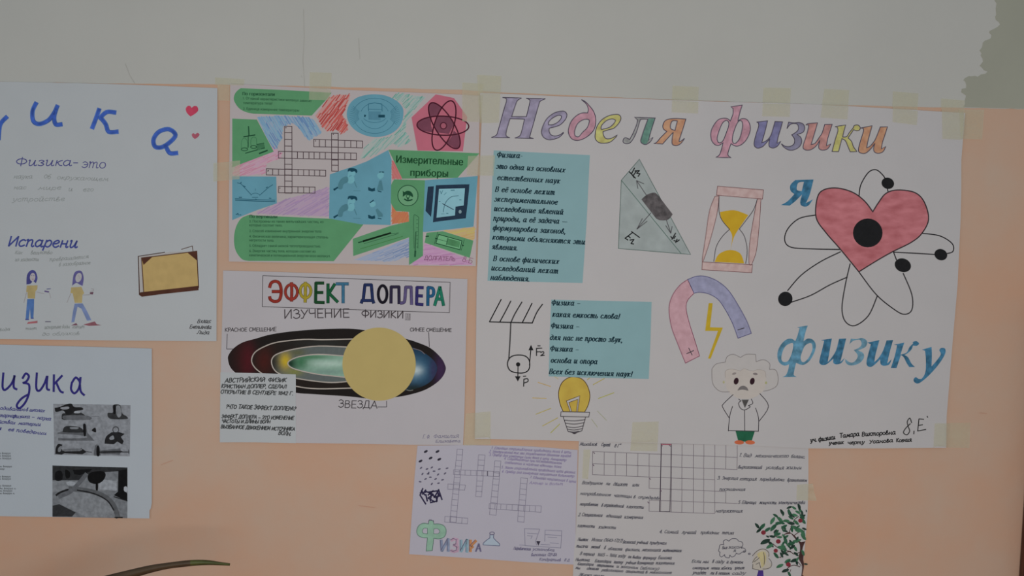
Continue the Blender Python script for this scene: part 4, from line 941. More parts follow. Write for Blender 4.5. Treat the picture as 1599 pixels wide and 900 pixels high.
blk((64, 114, 142), ['628,92! 718,92!', '680,95! 680,238!'])
blk((38, 50, 92), ['850,100! 900,100! 910,220!', '850,100! 836,220!', '822,240! 828,222! 912,222! 918,240!'])
blk((26, 24, 34), [], [(988, 172, 34, 66)])
blk((48, 42, 66), ['1053,240! 1055,116! 1115,116! 1116,244!'])
blk((96, 86, 126), ['1130,242! 1155,235 1162,200 1168,118! 1210,118! 1214,250!'])
blk((54, 48, 106), ['1302,122! 1256,120! 1252,250! 1300,254!', '1256,185! 1296,187!'])
blk((38, 92, 130), ['1340,258! 1342,120!', '1342,120! 1378,128 1386,160 1375,185 1344,190!'])
blk((34, 122, 96), ['1394,258! 1434,118! 1462,258!', '1408,210! 1450,212!'])
for s, x0, y0, x1, y1, xh, w in [('ИЗУЧЕНИЕ', 218, 362, 735, 352, 9.4, 1.5), ('ФИЗИКИ', 822, 352, 1155, 360, 7.6, 1.5), ('|', 1160, 366, 1205, 368, 6.4, .5)]:
    (q0, q1) = DT([(x0, y0), (x1, y1)]); a = S.art('subtitle_lettering'); a.text(s, q0[0], q0[1], q1[0], q1[1], xh, w, ink(58, 52, 54), 'hand', 0, jit=.15); a.done()
# the dark ellipse with its painted rings
def mixc(base, blobs):
    B0 = [s2l(v) for v in base]; bl = [(b[0], b[1], b[2], b[3], [s2l(v) for v in b[4]], b[5]) for b in blobs]
    def f(x, y):
        c = list(B0)
        for (cx, cy, rx, ry, cc, k) in bl:
            t = k * math.exp(-(((x - cx) / rx) ** 2 + ((y - cy) / ry) ** 2)); c = [c[i] * (1 - t) + cc[i] * t for i in range(3)]
        n_ = 1 + .12 * noise.noise(Vector((x * .25, y * .25, 3)))
        return tuple(min(.9, v / K * n_) for v in c) + (1,)
    return f
def lb(cx, cy, rx, ry, c, k):
    (q,) = DL([(cx, cy)]); return (q[0], q[1], rx / 6.925, ry / 6.925, c, k)
def rb(cx, cy, rx, ry, c, k):
    (q,) = DR([(cx, cy)]); return (q[0], q[1], rx / 6, ry / 6, c, k)
h = S.art('galaxy_drawing')
out = smooth(DL('80,430 85,380 140,305 240,240 380,200 520,160 700,130 900,110 1150,95 1385,92') + DR('220,92 420,120 640,180 720,205 850,260 950,350 990,420 995,470 960,540 880,610 760,670 555,718 300,735') + DL('1385,825 1000,800 810,785 500,720 270,640 150,560 100,500'), True, 4)
h.fill(out, PIG, 1, g=2.6, col=mixc((26, 22, 20), [lb(290, 430, 75, 170, (92, 18, 32), .75), lb(250, 420, 130, 200, (52, 20, 20), .6), rb(950, 470, 60, 180, (58, 38, 70), .8)]))
r1 = DL('1480,203 1385,205 1100,212 900,208 620,237 470,287 370,350 335,430 360,500 430,565 560,640 810,714 1050,742 1385,735 1480,733'); 
r2 = DL('1440,295 1385,292 1060,280 800,312 620,362 555,420 560,500 610,565 700,600 810,627 1000,657 1200,674 1385,662 1440,658')
r3 = DL('1385,385 1310,385 1050,370 850,395 745,440 730,480 780,520 900,555 1050,585 1200,602 1385,622')
h.fill(smooth(r1), PIG, 1.5, g=2.6, col=mixc((32, 26, 22), [lb(470, 440, 90, 150, (66, 24, 20), .8), lb(1100, 250, 300, 40, (40, 42, 40), .8)]))
h.fill(smooth(r2), PIG, 2.0, g=2.6, col=mixc((84, 90, 88), [lb(560, 450, 90, 200, (30, 26, 20), .9), lb(700, 440, 60, 90, (176, 150, 30), .95), lb(800, 560, 90, 40, (120, 122, 50), .7), lb(830, 350, 90, 40, (84, 84, 44), .7)]))
h.fill(smooth(r3), PIG, 2.5, g=2.2, col=mixc((120, 150, 132), [lb(760, 470, 90, 90, (14, 30, 22), 1.0), lb(880, 460, 90, 70, (22, 88, 48), .9), lb(1000, 400, 200, 22, (40, 96, 56), .8), lb(1180, 470, 200, 34, (156, 178, 164), .9), lb(1150, 560, 200, 26, (104, 128, 118), .8)]))
rr = smooth(DR('640,240 720,270 830,330 900,400 915,470 870,560 780,620 650,660! 560,660! 560,240!'), True)
h.fill(rr, PIG, 1.5, g=2.2, col=mixc((24, 40, 58), [rb(760, 460, 130, 150, (34, 74, 100), .9), rb(700, 470, 95, 95, (92, 124, 140), .85), rb(720, 470, 55, 40, (166, 178, 178), .9), rb(700, 640, 120, 40, (26, 36, 32), .9), rb(880, 470, 40, 130, (54, 42, 74), .6)]))
WH = mat((158, 150, 140), .06, 80)
for r_, z_ in ((r1, 3.0), (r2, 3.1), (r3, 3.2)): h.line(smooth(r_), 1.7, WH, z_)
h.sline(DR('690,265! 760,285 800,318!'), 1.0, mat((104, 96, 100)), 3.0).sline(DR('630,652! 660,660 690,655!'), 1.0, mat((110, 110, 104)), 3.0)
h.done()
a = S.paper(smooth([(DR([(373, 412)])[0][0] + 57.2 * math.cos(t_ * math.pi / 20), DR([(373, 412)])[0][1] + 57.0 * math.sin(t_ * math.pi / 20)) for t_ in range(40)], True, 2), mat((163, 146, 93), .02, 25), name='yellow_disc', z=5.0)
a = S.paper(DL('-2,565 150,568 420,574 812,586 812,800') + [(462.5, 692), (400, 690.8), (343.8, 690.6), (344, 650)], M_PAPER_L, name='text_slip', z=5.0)
sl = S.art('lettering', a, 5.0)
DS = crop(340, 570, 6.92)
for s, x0, y0, x1, y1, xh, w in [('АВСТРИЙСКИЙ', 80, 190, 515, 178, 4.4, 1.2), ('ФИЗИК', 545, 182, 745, 184, 4.0, 1.2), ('КРИСТИАН ДОПЛЕР, СДЕЛАЛ', 40, 250, 745, 250, 3.9, 1.15), ('ОТКРЫТИЕ В СЕНТЯБРЕ 1842 Г.', 32, 308, 820, 326, 3.8, 1.15), ('?ЧТО ТАКОЕ ЭФФЕКТ ДОПЛЕРА?', 90, 470, 845, 492, 4.2, 1.2), ('ЭФФЕКТ ДОПЛЕРА – ЭТО ИЗМЕНЕНИЕ', 42, 572, 825, 592, 3.7, 1.1), ('ЧАСТОТЫ И ДЛИНЫ ВОЛН', 45, 625, 570, 628, 3.5, 1.1), ('ВЫЗВАННОЕ ДВИЖЕНИЕМ ИСТОЧНИКА', 36, 682, 835, 712, 3.7, 1.15), ('ВОЛН.', 655, 752, 795, 765, 3.8, 1.15)]:
    (q0, q1) = DS([(x0, y0), (x1, y1)]); sl.text(s, q0[0], q0[1], q1[0], q1[1], xh, w * 1.12, ink(60, 62, 62), 'hand', 0.25, jit=.5)
sl.done()
for cr_, s, x0, y0, x1, y1, xh, w in [(DL, 'КРАСНОЕ СМЕЩЕНИЕ', 45, 124, 605, 118, 3.9, 1.0), (DR, 'СИНЕЕ СМЕЩЕНИЕ', 662, 104, 1052, 108, 3.6, 1.0), (crop(340, 560, 3.9975), 'ЗВЕЗДА', 752, 304, 1000, 310, 7.6, 1.3)]:
    (q0, q1) = cr_([(x0, y0), (x1, y1)]); a = S.art('caption_lettering'); a.text(s, q0[0], q0[1], q1[0], q1[1], xh, w, ink(62, 58, 60), 'hand', 0.05, jit=.3); a.done()
D5 = crop(340, 560, 3.9975)
for l_ in (D5('1000,302 1055,302 1055,265'), DL('72,150 65,312 130,312'), DR('838,115 843,250')): a = S.art('pointer_line'); a.line(l_, 1.0, ink(72, 68, 72), 2); a.done()
a = S.art('signature_lettering')
for s, x0, y0, x1, y1, xh in [('Г. Ф.', 1280, 500, 1325, 498, 4), ('Фамилия', 1345, 496, 1505, 492, 4), ('Елизавета', 1358, 524, 1515, 522, 2.8)]:
    (q0, q1) = D5([(x0, y0), (x1, y1)]); a.text(s, q0[0], q0[1], q1[0], q1[1], xh, .7, ink(110, 106, 124), 'hand', .3, jit=.4)
a.done()

# ============ left poster (cut by the frame)
S = Sheet('blue_lettered_poster', 'white poster at upper left with blue brush letters, two red hearts and small girls', 'poster', (100, 531), base=0.0016, amp=0.0008, seed=23.0)
S.outline = [(-230, 121), (-100, 125), (0, 128), (110, 130), (212, 132.7), (340, 138), (339.8, 250), (339.5, 330), (338.5, 533), (200, 532), (0, 529.5), (-120, 528), (-240, 526), (-236, 300)]
S.paper(S.outline, M_PAPER_L)
CA = crop(0, 100, 3.914); CB = crop(0, 320, 3.914); CC = crop(0, 150, 5.0); CD = crop(0, 370, 5.0)
BB = mat((66, 96, 156), .28, 60); BD = ink(40, 44, 110)
for ts in (['225,240! 203,290 208,350 245,368 300,345 335,300 355,258!', '350,270! 335,325 345,370 380,370!'], ['610,278! 592,330 568,393!', '708,298! 655,296 612,335!', '620,330! 650,370 668,415 722,415!'], ['1075,435 1035,400 975,415 942,460 950,505 990,510 1040,480', '1015,500! 1040,545 1085,545!'], ['45,325! 5,372 -5,460!', '0,375! -60,310 -110,330!']):
    b = S.art('brush_letter')
    for t in ts:
        b.line(smooth(CA(t), t.endswith('480'), 5), 7.0, BB, 1.6, closed=t.endswith('480')); b.line(smooth(CA(t), t.endswith('480'), 5), 4.2, mat((56, 84, 158), .3, 70), 2.2, closed=t.endswith('480'))
    b.done()
for t, m in [('1173,270! 1190,258 1208,262 1214,285 1195,305 1167,322! 1145,300 1138,275 1150,258 1165,258', mat((176, 62, 84), .1)), ('1195,432! 1210,422 1222,432 1212,448 1194,460! 1180,448 1175,432 1185,424', mat((158, 84, 98), .1))]:
    b = S.art('heart_drawing'); b.sfill(CA(t), m, 2); b.done()
a = S.art('heading_lettering')
a.text('Физика-', *CC([(122, 545)])[0], *CC([(615, 546)])[0], 8.6, 1.4, ink(66, 66, 118), 'hand', .2).done()
a = S.art('heading_lettering'); a.text('это', *CC([(640, 560)])[0], *CC([(832, 566)])[0], 9.2, 1.3, ink(72, 70, 118), 'hand', .15).done()
a = S.art('heading_lettering'); a.text('Испарение'[:8], *CB([(50, 252)])[0], *CB([(478, 262)])[0], 10.5, 2.4, ink(58, 66, 124), 'hand', .25)
a.done()
a = S.art('pencil_lettering')
for C_, s, x0, y0, x1, y1, xh in [(CC, 'наука', 110, 645, 258, 645, 4), (CC, 'об', 345, 645, 400, 645, 5), (CC, 'окружающем', 445, 650, 850, 665, 4.2), (CC, 'нас', 110, 728, 210, 728, 4), (CC, 'мире', 300, 730, 482, 732, 4), (CC, 'и', 535, 742, 572, 742, 4), (CC, 'его', 650, 745, 735, 745, 4.4), (CC, 'устройстве', 100, 825, 510, 820, 4.6),
    (CB, 'Как', 95, 300, 140, 302, 3.6), (CB, 'вещество', 190, 302, 322, 300, 3.6), (CB, 'из жидкости', 95, 345, 240, 342, 3.4), (CB, 'превращается', 305, 345, 545, 325, 3.6), (CB, 'в газообразное', 362, 375, 555, 362, 3.6), (CB, 'тает', 160, 762, 228, 762, 2.6), (CB, 'испарение воды', 275, 758, 430, 752, 3.4), (CB, 'кипит', 445, 756, 520, 752, 3.0), (CB, 'до облаков', 260, 800, 490, 795, 3.6), (CB, 'вода', 0, 770, 65, 768, 3)]:
    (q0, q1) = C_([(x0, y0), (x1, y1)]); a.text(s, q0[0], q0[1], q1[0], q1[1], xh, .9, FAINT, 'hand', .3, jit=.5)
a.done()
a = S.art('signature_lettering')
for s, x0, y0, x1, y1 in [('8', 1205, 722, 1225, 722), ('класс', 1228, 722, 1290, 722), ('Емельянова', 1160, 755, 1292, 758), ('Лида', 1205, 788, 1280, 792)]:
    (q0, q1) = CB([(x0, y0), (x1, y1)]); a.text(s, q0[0], q0[1], q1[0], q1[1], 3.8, .9, ink(60, 60, 62), 'hand', .3, jit=.4)
a.done()
HAIR = mat((66, 66, 118), .2); SH = mat((156, 140, 96), .1, 60); JN = mat((72, 102, 150), .15, 80); J2 = mat((104, 118, 152), .15, 80); SKL = ink(140, 134, 134)
b = S.art('girl_drawing')
b.sfill(CD('212,372! 216,300 245,262 280,268 298,320 285,362! 262,345 245,365'), HAIR, 1).fill(ell(*CD([(260, 315)])[0], 4.2, 6.6, 6), mat((158, 152, 152)), 1.5).line(CD('250,300 256,302'), .7, HAIR, 2).line(CD('266,303 272,303'), .7, HAIR, 2).line(CD('255,330 268,330'), .8, mat((130, 96, 110)), 2)
b.fill(CD('214,380 298,378 296,410 282,425 278,482 222,480 220,430 210,432'), SH, 1).fill(CD('218,486 272,484 270,560 266,640 245,640 240,560 228,650 205,650'), JN, 1).line(CD('212,436 192,515'), .8, SKL, 2).line(CD('290,430 350,445'), .8, SKL, 2).fill(CD('215,680 225,665 298,655 298,672'), mat((146, 88, 92), .2), 1.5).line(CD('205,645 230,645'), 1.6, HAIR, 1.6).line(CD('248,635 268,635'), 1.2, HAIR, 1.6)
b.line(CD('355,425 385,430'), 2.2, mat((84, 70, 110)), 1.6).line(CD('370,408 400,405'), 1, HAIR, 1.6).line(CD('392,440 400,478'), .8, SKL, 1.6).line(CD('360,662 400,662'), 1.6, mat((96, 92, 104)), 1.6)
b.done()
b = S.art('girl_drawing')
b.sfill(CD('568,382! 578,300 600,268 640,268 658,320 650,382! 630,375 600,360'), mat((84, 80, 124), .2), 1).fill(ell(*CD([(618, 318)])[0], 4.8, 7.4, 16), mat((156, 154, 154)), 1.5).line(CD('615,300 632,322 622,328'), .6, SKL, 2)
b.fill(CD('560,395 640,390 662,440 648,455 645,515 588,515 572,440 555,440'), SH, 1).fill(CD('588,522 650,520 690,590 718,650 685,655 640,560 610,545 585,665 562,668 575,580'), J2, 1).line(CD('556,445 528,512'), .8, SKL, 2).line(CD('655,455 705,452'), .8, SKL, 2)
b.fill(CD('560,692 600,672 612,690'), mat((110, 80, 90), .2), 1.5).fill(CD('655,685 745,660 760,682 800,690 700,695'), mat((128, 84, 90), .2), 1.5).fill(CD('708,432 735,430 730,450 706,448'), mat((96, 70, 80)), 1.6).line(CD('708,425 735,420 735,408 715,405'), .7, SKL, 1.7)
b.done()
b = S.art('book_drawing')
b.fill(CB('848,315 1040,288 1205,284 1216,520 870,560 850,545'), mat((156, 152, 148)), 1).line(CB('848,315 1010,290'), 1.2, ink(60, 40, 34), 1.4).line(CB('848,315 855,548'), 1.4, ink(60, 40, 34), 1.4)
b.fill(CB('868,325 1205,284 1216,500 882,540'), mat((166, 142, 92), .06, 60), 1.8).line(CB('868,325 1205,284 1216,505 882,545'), 1.4, ink(74, 48, 36), 2.4, True)
for t in ['868,325 935,318 880,368', '1148,292 1205,286 1208,342', '860,535 1215,495 1216,522 1000,545 870,562 852,550']: b.fill(CB(t), mat((72, 44, 34), .2), 2.6)
b.line(CB('1112,272 1178,252 1182,284'), 1.1, ink(80, 60, 50), 1.6)
b.done()

# ============ lower left sheet with two photographs
S = Sheet('photo_printed_sheet', 'pale bluish sheet at the lower left with two black and white photographs and blue title', 'poster', (80, 807), base=0.0014, amp=0.0007, seed=31.0)
S.outline = [(-230, 533), (-100, 535.5), (0, 538.2), (120, 541), (237.6, 544.4), (238, 660), (237.6, 786), (236, 794), (234, 797), (234, 809.5), (120, 808), (0, 806), (-120, 805), (-240, 803), (-236, 660)]
S.paper(S.outline, mat((154, 160, 164), .015, 14, bump=.15))
CE = crop(0, 610, 5.0); CF = crop(0, 530, 2.433); CG = crop(75, 620, 9.0); CH = crop(70, 715, 8.571)
a = None; PBL = ink(44, 40, 104)
for ts in (['15,128! 12,180 22,192 45,170 58,140!', '57,138! 54,180 66,190!'], ['88,148! 100,130 112,140 104,158 90,166!', '92,166! 112,172 112,205 98,240 76,262 66,250 84,225 112,208!'], ['142,128! 140,185 152,195 170,170 180,142!', '182,140! 180,185 190,192!'], ['207,135! 206,198!', '238,138! 210,168!', '215,162! 230,195 242,202!'], ['305,160! 290,145 275,165! 272,190 285,205 302,185 308,145!', '305,150! 308,195 322,212!']):
    b = S.art('title_letter')
    for t in ts: b.sline(CF(t), 3.4, PBL, 2)
    b.done()
a = S.art('handwriting_lettering')
for s, x0, y0, x1, y1 in [('преподаванию', -90, 142, 200, 160), ('в школах', 205, 158, 350, 168), ('Элементарная', -120, 200, 130, 208), ('физика –', 100, 212, 272, 216), ('наука', 292, 222, 400, 234), ('о свойствах', -100, 248, 122, 262), ('материи', 145, 264, 320, 276), ('и', 0, 305, 12, 306), ('её поведении', 65, 314, 365, 346)]:
    (q0, q1) = CE([(x0, y0), (x1, y1)]); a.text(s, q0[0], q0[1], q1[0], q1[1], 3.4, .95, ink(60, 60, 116), 'hand', .35, jit=.4)
R = random.Random(3)
for y, x1_ in [(495, 95), (515, 90), (535, 92), (598, 105), (617, 40), (677, 95), (695, 97), (748, 100), (770, 128), (788, 108), (808, 118)]:
    (q0, q1) = CE([(-560, y - 8), (x1_, y)])
    a.text('в физике изучают свойства тел и явлений природы вокруг нас'[:int(28 + (x1_ + 500) / 22)], q0[0], q0[1], q1[0], q1[1], 1.7, .55, ink(92, 96, 98), 'hand', 0)
a.done()
def G(v):
    v = int(v * .72) if v < 75 else v
    return mat((v, int(v * 1.03), int(v * 1.06)), .2, 160)
ph = S.paper(CG('80,95 620,102 1165,115 1160,500 1155,832 600,822 95,812'), G(122), name='photograph', z=2.0); ph['label'] = 'upper black and white photograph of instruments'
b = S.art('instrument_image', ph, 2.0)
for t, v, z in [('200,310! 205,240 260,225 330,235 380,200 460,210! 520,250! 600,320! 230,322!', 60, 1.2), ('240,260 560,262 600,318 260,318', 88, 1.4), ('100,150! 170,140 270,100 340,95 375,140 480,145 495,180 380,200 340,240 270,250 220,190 120,210', 40, 1.5), ('180,150 290,135 300,165 220,175', 120, 1.7), ('385,200 460,195 455,225 380,225', 140, 1.6),
             ('920,115 1020,115 1050,230 1110,270 1115,308 880,305 845,225 920,215', 66, 1.2), ('965,130 1020,130 1040,240 1000,290 965,230', 112, 1.5), ('925,125 960,125 955,230 925,230', 28, 1.6),
             ('140,500! 240,480 480,485 500,380! 540,380! 560,500! 660,615! 150,612!', 84, 1.2), ('160,520 510,545 520,575 165,578', 118, 1.4), ('215,470 260,410 440,420 510,480 480,500 240,495', 60, 1.5), ('320,425 430,425 420,450 330,450', 110, 1.7), ('500,390 535,390 540,530 510,540', 30, 1.6), ('620,470 670,430 680,495', 34, 1.6),
             ('800,655! 820,560 900,495! 1000,490! 1080,520! 1030,560! 1070,620! 1050,668! 980,625! 930,665!', 46, 1.3), ('870,570 920,540 935,590 880,600', 120, 1.6), ('110,800! 115,720 150,660 210,670! 180,720! 240,765! 450,760! 470,715! 550,770! 490,805! 240,790! 200,808!', 44, 1.3), ('150,720 190,690 185,760 150,770', 110, 1.6), ('220,735 460,722 460,755 240,760', 96, 1.5),
             ('650,810! 670,680 720,680 745,750! 1020,720! 1035,770! 1010,810! 750,800! 740,825! 660,825', 84, 1.2), ('690,700 725,700 730,820 690,820', 26, 1.5), ('750,765 1020,755 1025,780 750,785', 50, 1.5)]:
    b.sfill(CG(t), G(v), z)
b.line(ell(*CG([(958, 460)])[0], 4.6, 4.6), 1.2, G(70), 1.6, True).line(CG('620,272 720,270'), .7, G(90), 1.5).line(CG('550,768 620,775'), 1, G(50), 1.5).line(CG('1030,772 1145,772'), 1.2, G(40), 1.5).line(CG('1140,740 1142,800'), 1, G(50), 1.5).line(CG('990,510 1075,520'), 1.5, G(40), 1.7)
b.done()
ph = S.paper(CH('108,100 600,118 1112,128 1112,400 1110,806 600,798 108,788'), G(104), name='photograph', z=2.0); ph['label'] = 'lower black and white photograph of a curved hose'
b = S.art('hose_image', ph, 2.0)
for t, v, z in [('110,105! 1110,130! 1110,170! 820,190! 600,230! 470,300! 300,300! 110,300!', 56, 1.1), ('110,320! 300,300! 700,340! 980,290! 970,440! 850,450! 400,420! 110,460!', 112, 1.15), ('150,190 230,180 240,290 150,300', 24, 1.4), ('280,160 340,190 340,260 290,270', 22, 1.4), ('380,160! 640,150! 600,190! 480,230! 400,220!', 26, 1.4), ('580,240 640,190 780,180 820,230 780,310 690,350 600,320', 22, 1.5), ('688,340 715,340 715,435 690,435', 20, 1.5), ('990,170! 1110,150! 1110,400! 1060,420! 1110,480! 1110,580! 930,500! 985,450!', 24, 1.4), ('730,350! 800,290! 970,310! 970,440! 740,420!', 134, 1.3), ('110,640! 200,620! 420,730! 370,785! 110,785!', 60, 1.3), ('200,540! 400,430! 650,450! 820,530! 940,680! 940,790! 560,790! 420,720! 220,620!', 116, 1.2), ('290,330! 350,315 420,335 400,365 320,370', 140, 1.5), ('1065,395 1090,380 1110,400 1105,450 1070,445', 150, 1.7)]:
    b.sfill(CH(t), G(v), z)
b.line(smooth(CH('160,500 200,470 300,430 400,420')), 3.2, G(44), 1.6).line(smooth(CH('200,520! 350,450 470,330 560,220!')), 6.5, G(84), 1.9).line(smooth(CH('340,415! 520,430 700,470 840,540 930,640 985,790!')), 7.5, G(80), 1.7).line(smooth(CH('440,432! 620,465 760,520 860,590 930,700!')), 2.0, G(40), 1.9).line(CH('930,520 1110,575'), 1.5, G(40), 1.6).fill(CH('940,790 1050,790 1050,806 940,804'), G(30), 1.9)
b.done()

# ============ pencil crossword sheet (lower middle)
S = Sheet('pencil_crossword_sheet', 'lilac-white sheet with faint pencil crossword, fancy coloured letters and a blue flask', 'poster', (770, 874), base=0.0009, amp=0.0004, seed=37.0)
S.outline = [(652, 696), (723, 695), (780, 696), (833, 697.5), (902, 703), (900.5, 760), (899, 820), (897, 882), (820, 878), (740, 872), (639, 865.5), (642, 820), (647, 750)]
S.paper(S.outline, M_PAPER_LILAC)
X1 = crop(630, 680, 4.286); X2 = crop(640, 795, 9.994); X3 = crop(760, 690, 9.0); X4 = crop(790, 790, 9.0)
LP = ink(118, 114, 128)
a = S.art('crossword_grid')
def gq(t, nx, ny, w=.75): q = X1(t); a.grid(q[0], q[1], q[2], q[3], nx, ny, w, LP)
gq('360,92 398,94 352,583 310,578', 1, 13); gq('336,230 640,242 640,276 336,262', 8, 1); gq('503,130 546,132 522,411 483,409', 1, 8); gq('612,170 652,172 620,535 576,530', 1, 9)
gq('575,456 922,473 920,515 573,490', 9, 1); gq('785,284 830,288 806,582 764,577', 1, 8); gq('298,325 415,333 409,367 296,360', 3, 1); gq('278,542 431,554 428,592 276,580', 4, 1)
a.line(X1('562,240 562,270'), 1.0, ink(60, 56, 70), 2.2); a.done()
a = S.art('ink_dots'); 
for q in X1('150,108 228,108 182,152 240,160 115,172'): a.fill(ell(q[0], q[1], 3.4, 1.8, -28, 10), ink(44, 42, 52), 2)
for q in X1('118,218 158,225 190,215 240,226 292,220 128,258 168,252 205,240 232,262 278,255 112,310 148,292 180,280 215,292 262,297 190,325 235,320 165,258'): a.fill(ell(q[0], q[1], 2.4, 1.2, R.uniform(-60, 10), 8), ink(84, 80, 96), 2)
o_ = ink(44, 40, 64)
for t in ['130,355 112,400 150,460', '112,385 150,380', '150,375 200,395 165,420 210,445', '165,380 235,370 205,415 245,405', '235,362 258,430', '180,450 225,440 215,400', '200,370 165,400', '120,370 145,400', '150,365 128,395', '175,390 220,415', '190,375 180,440', '225,375 240,400', '235,390 220,445', '150,395 160,440']: a.line(X1(t), 2.3, o_, 2)
a.done()
for nm, c, oc, outer, holes in [('fancy_letter', (126, 158, 138), (84, 108, 98), '300,180! 370,180! 375,235! 450,232 530,260 568,340 540,430 460,465 375,455! 350,650! 255,655! 275,450! 200,445 130,410 108,340 140,260 210,222 290,232!', ['275,300! 220,300 195,345 215,380 275,385!', '375,310! 430,305 468,345 440,385 372,385!'])]:
    b = S.art(nm); H = [smooth(X2(h_), True) for h_ in holes]; o_ = smooth(X2(outer), True); b.fill(o_, mat(c, .12, 60), 1, H).line(o_, 1.0, ink(*oc), 2, True)
    for h_ in H: b.line(h_, .8, ink(*oc), 2, True)
    b.sline(X2('295,205! 300,172 340,170 375,205!'), .9, ink(96, 88, 104), 2.1); b.done()
for c, t in [((116, 126, 146), ['490,490 500,650 600,470 600,655']), ((164, 136, 152), ['650,490 690,465 740,480 735,550 690,565 745,590 740,650 690,665 645,650']), ((120, 146, 156), ['800,490 800,660 895,480 890,670']), ((170, 118, 78), ['945,490 945,660', '1030,495 955,570 980,600'])]:
    b = S.art('fancy_letter')
    for p_ in t: b.line(X2(p_), 4.6, mat(c, .15, 100), 1); b.line([(x - 1.6, y - .6) for x, y in X2(p_)], .9, ink(88, 84, 104), 2)
    b.done()
b = S.art('fancy_letter'); b.line(X2('1030,660 1075,545 1105,660'), 2.6, ink(96, 92, 116), 2).line(X2('1045,620 1100,620'), 1.4, ink(96, 92, 116), 2); b.done()
b = S.art('flask_drawing'); o_ = smooth(X2('1250,400! 1250,450! 1200,485 1150,530 1145,560! 1395,575! 1400,545 1340,490 1305,450! 1310,400!'), True); b.fill(o_, mat((150, 162, 172)), 1).line(o_, 1.1, ink(92, 96, 116), 2, True).line(ell(*X2([(1283, 380)])[0], 3.6, 2.2), 1.2, ink(96, 92, 112), 2, True); b.done()
a = S.art('handwriting_lettering')
PV = ink(122, 112, 142)
for s, x0, y0, x1, y1 in [('1. Единица сопротивления проводника тока в цепи', 60, 100, 1185, 165), ('2. Электрический ток это упорядоченное движение зарядов', 30, 150, 1180, 218), ('3. Прибор для измерения силы тока в цепи. Амперметр', 30, 195, 1115, 275), ('4. Сопротивление при последовательном', 240, 250, 1050, 315), ('соединении и наличие единицы тока', 250, 305, 1045, 368), ('5. Закон сопротивления проводника цепи физика', 200, 372, 1240, 446), ('6. Прибор для измерения напряжения вольтметр', 210, 430, 1225, 500), ('7. Единица напряжения в цепи', 600, 510, 1250, 575), ('Ампер и Вольт', 595, 592, 1070, 612)]:
    (q0, q1) = X3([(x0, y0), (x1, y1)]); a.text(s, q0[0], q0[1], q1[0], q1[1], 2.7, .62, PV, 'hand', .35, jit=.5)
for s, x0, y0, x1, y1 in [('Гидравлическая', 105, 615, 345, 625), ('установка', 370, 625, 680, 640), ('выполнил', 350, 705, 560, 705), ('СЕРЁЖА', 585, 705, 710, 708), ('Кондратьев', 465, 770, 770, 780), ('8 Д', 815, 775, 890, 785)]:
    (q0, q1) = X4([(x0, y0), (x1, y1)]); a.text(s, q0[0], q0[1], q1[0], q1[1], 3.0, .75, ink(98, 94, 116), 'hand', .3, jit=.4)
a.done()
b = S.art('tank_drawing')
for t in ['260,320 475,330 415,500 430,555', '262,320 270,560 770,592 785,352 550,342 545,500', '300,385 445,395', '550,405 780,420', '590,440 715,448', '190,550 270,555', '300,420 370,425 350,460', '490,540 620,550', '620,520 740,530']: b.line(X4(t), .8, ink(116, 114, 130), 2)
b.fill(X4('425,495 485,498 455,562'), ink(50, 46, 58), 2)
b.done()

# ============ long crossword sheet (lower right)
S = Sheet('handwritten_crossword_sheet', 'white sheet with a wide ruled crossword, black handwriting and a drawn apple tree', 'poster', (1075, 985), base=0.0010, amp=0.00035, seed=41.0)
S.outline = [(904, 684), (1000, 684), (1110, 684), (1200, 690), (1262, 696), (1262, 755), (1261, 799), (1257, 847), (1252, 900), (1247, 985), (1075, 980), (890, 975), (894.5, 900), (896, 865), (899, 830), (902, 750)]
S.paper(S.outline, M_PAPER)
Y1 = crop(890, 680, 6.0); Y2 = crop(1080, 680, 6.0); Y4 = crop(890, 800, 7.995); Y5 = crop(1070, 770, 6.924); Y8 = crop(1160, 780, 7.5)
a = S.art('crossword_grid'); GL_ = ink(108, 100, 106)
xc = [925.3, 943.3, 960.8, 978.3, 995.8, 1013.7, 1031.7, 1048.3, 1064.8, 1082.5, 1098.7, 1115.8, 1133.3, 1150.8]
yr = [lambda x: 692.6 + (x - 1031) * .02, lambda x: 705 + (x - 925) * .042, lambda x: 724.2 + (x - 925) * .041, lambda x: 741.3 + (x - 925) * .042, lambda x: 762.6 + (x - 1011) * .042, lambda x: 781 + (x - 1010) * .038, lambda x: 798.4 + (x - 1010) * .034]
def hl(r, i0, i1): a.line([(xc[i], yr[r](xc[i])) for i in range(i0, i1 + 1)], .8, GL_, 2)
def vl(i, r0, r1): a.line([(xc[i], yr[r0](xc[i])), (xc[i] - .015 * (yr[r1](0) - yr[r0](0)), yr[r1](xc[i]))], .8, GL_, 2)
hl(0, 6, 13); hl(1, 0, 13); hl(2, 0, 13); hl(3, 0, 11); hl(4, 5, 11); hl(4, 11, 12); hl(5, 5, 13); hl(6, 5, 11)
for i in range(6, 14): vl(i, 0, 1)
for i in range(0, 14): vl(i, 1, 2)
for i in range(0, 12): vl(i, 2, 3)
for i in range(5, 12): vl(i, 3, 4)
for i in range(6, 13): vl(i, 4, 5)
for i in range(5, 12): vl(i, 5, 6)
a.line(Y1('855,82 848,400 838,714'), 1.4, ink(76, 70, 76), 2.4).line(Y1('948,85 944,400 934,714'), 1.3, ink(76, 70, 76), 2.4).line(Y1('838,714 934,714'), 1.2, ink(76, 70, 76), 2.4).line(Y1('855,84 945,86'), 1.3, ink(140, 70, 84), 2.5)
for q in Y1('225,165 218,280 748,408 850,518 733,630 860,95 935,98'): a.line([(q[0] - 1, q[1] - 1.2), (q[0] + 1, q[1] + .8)], 1.3, ink(96, 80, 92), 2.5)
a.done()
a = S.art('handwriting_lettering'); HW = ink(74, 74, 82)
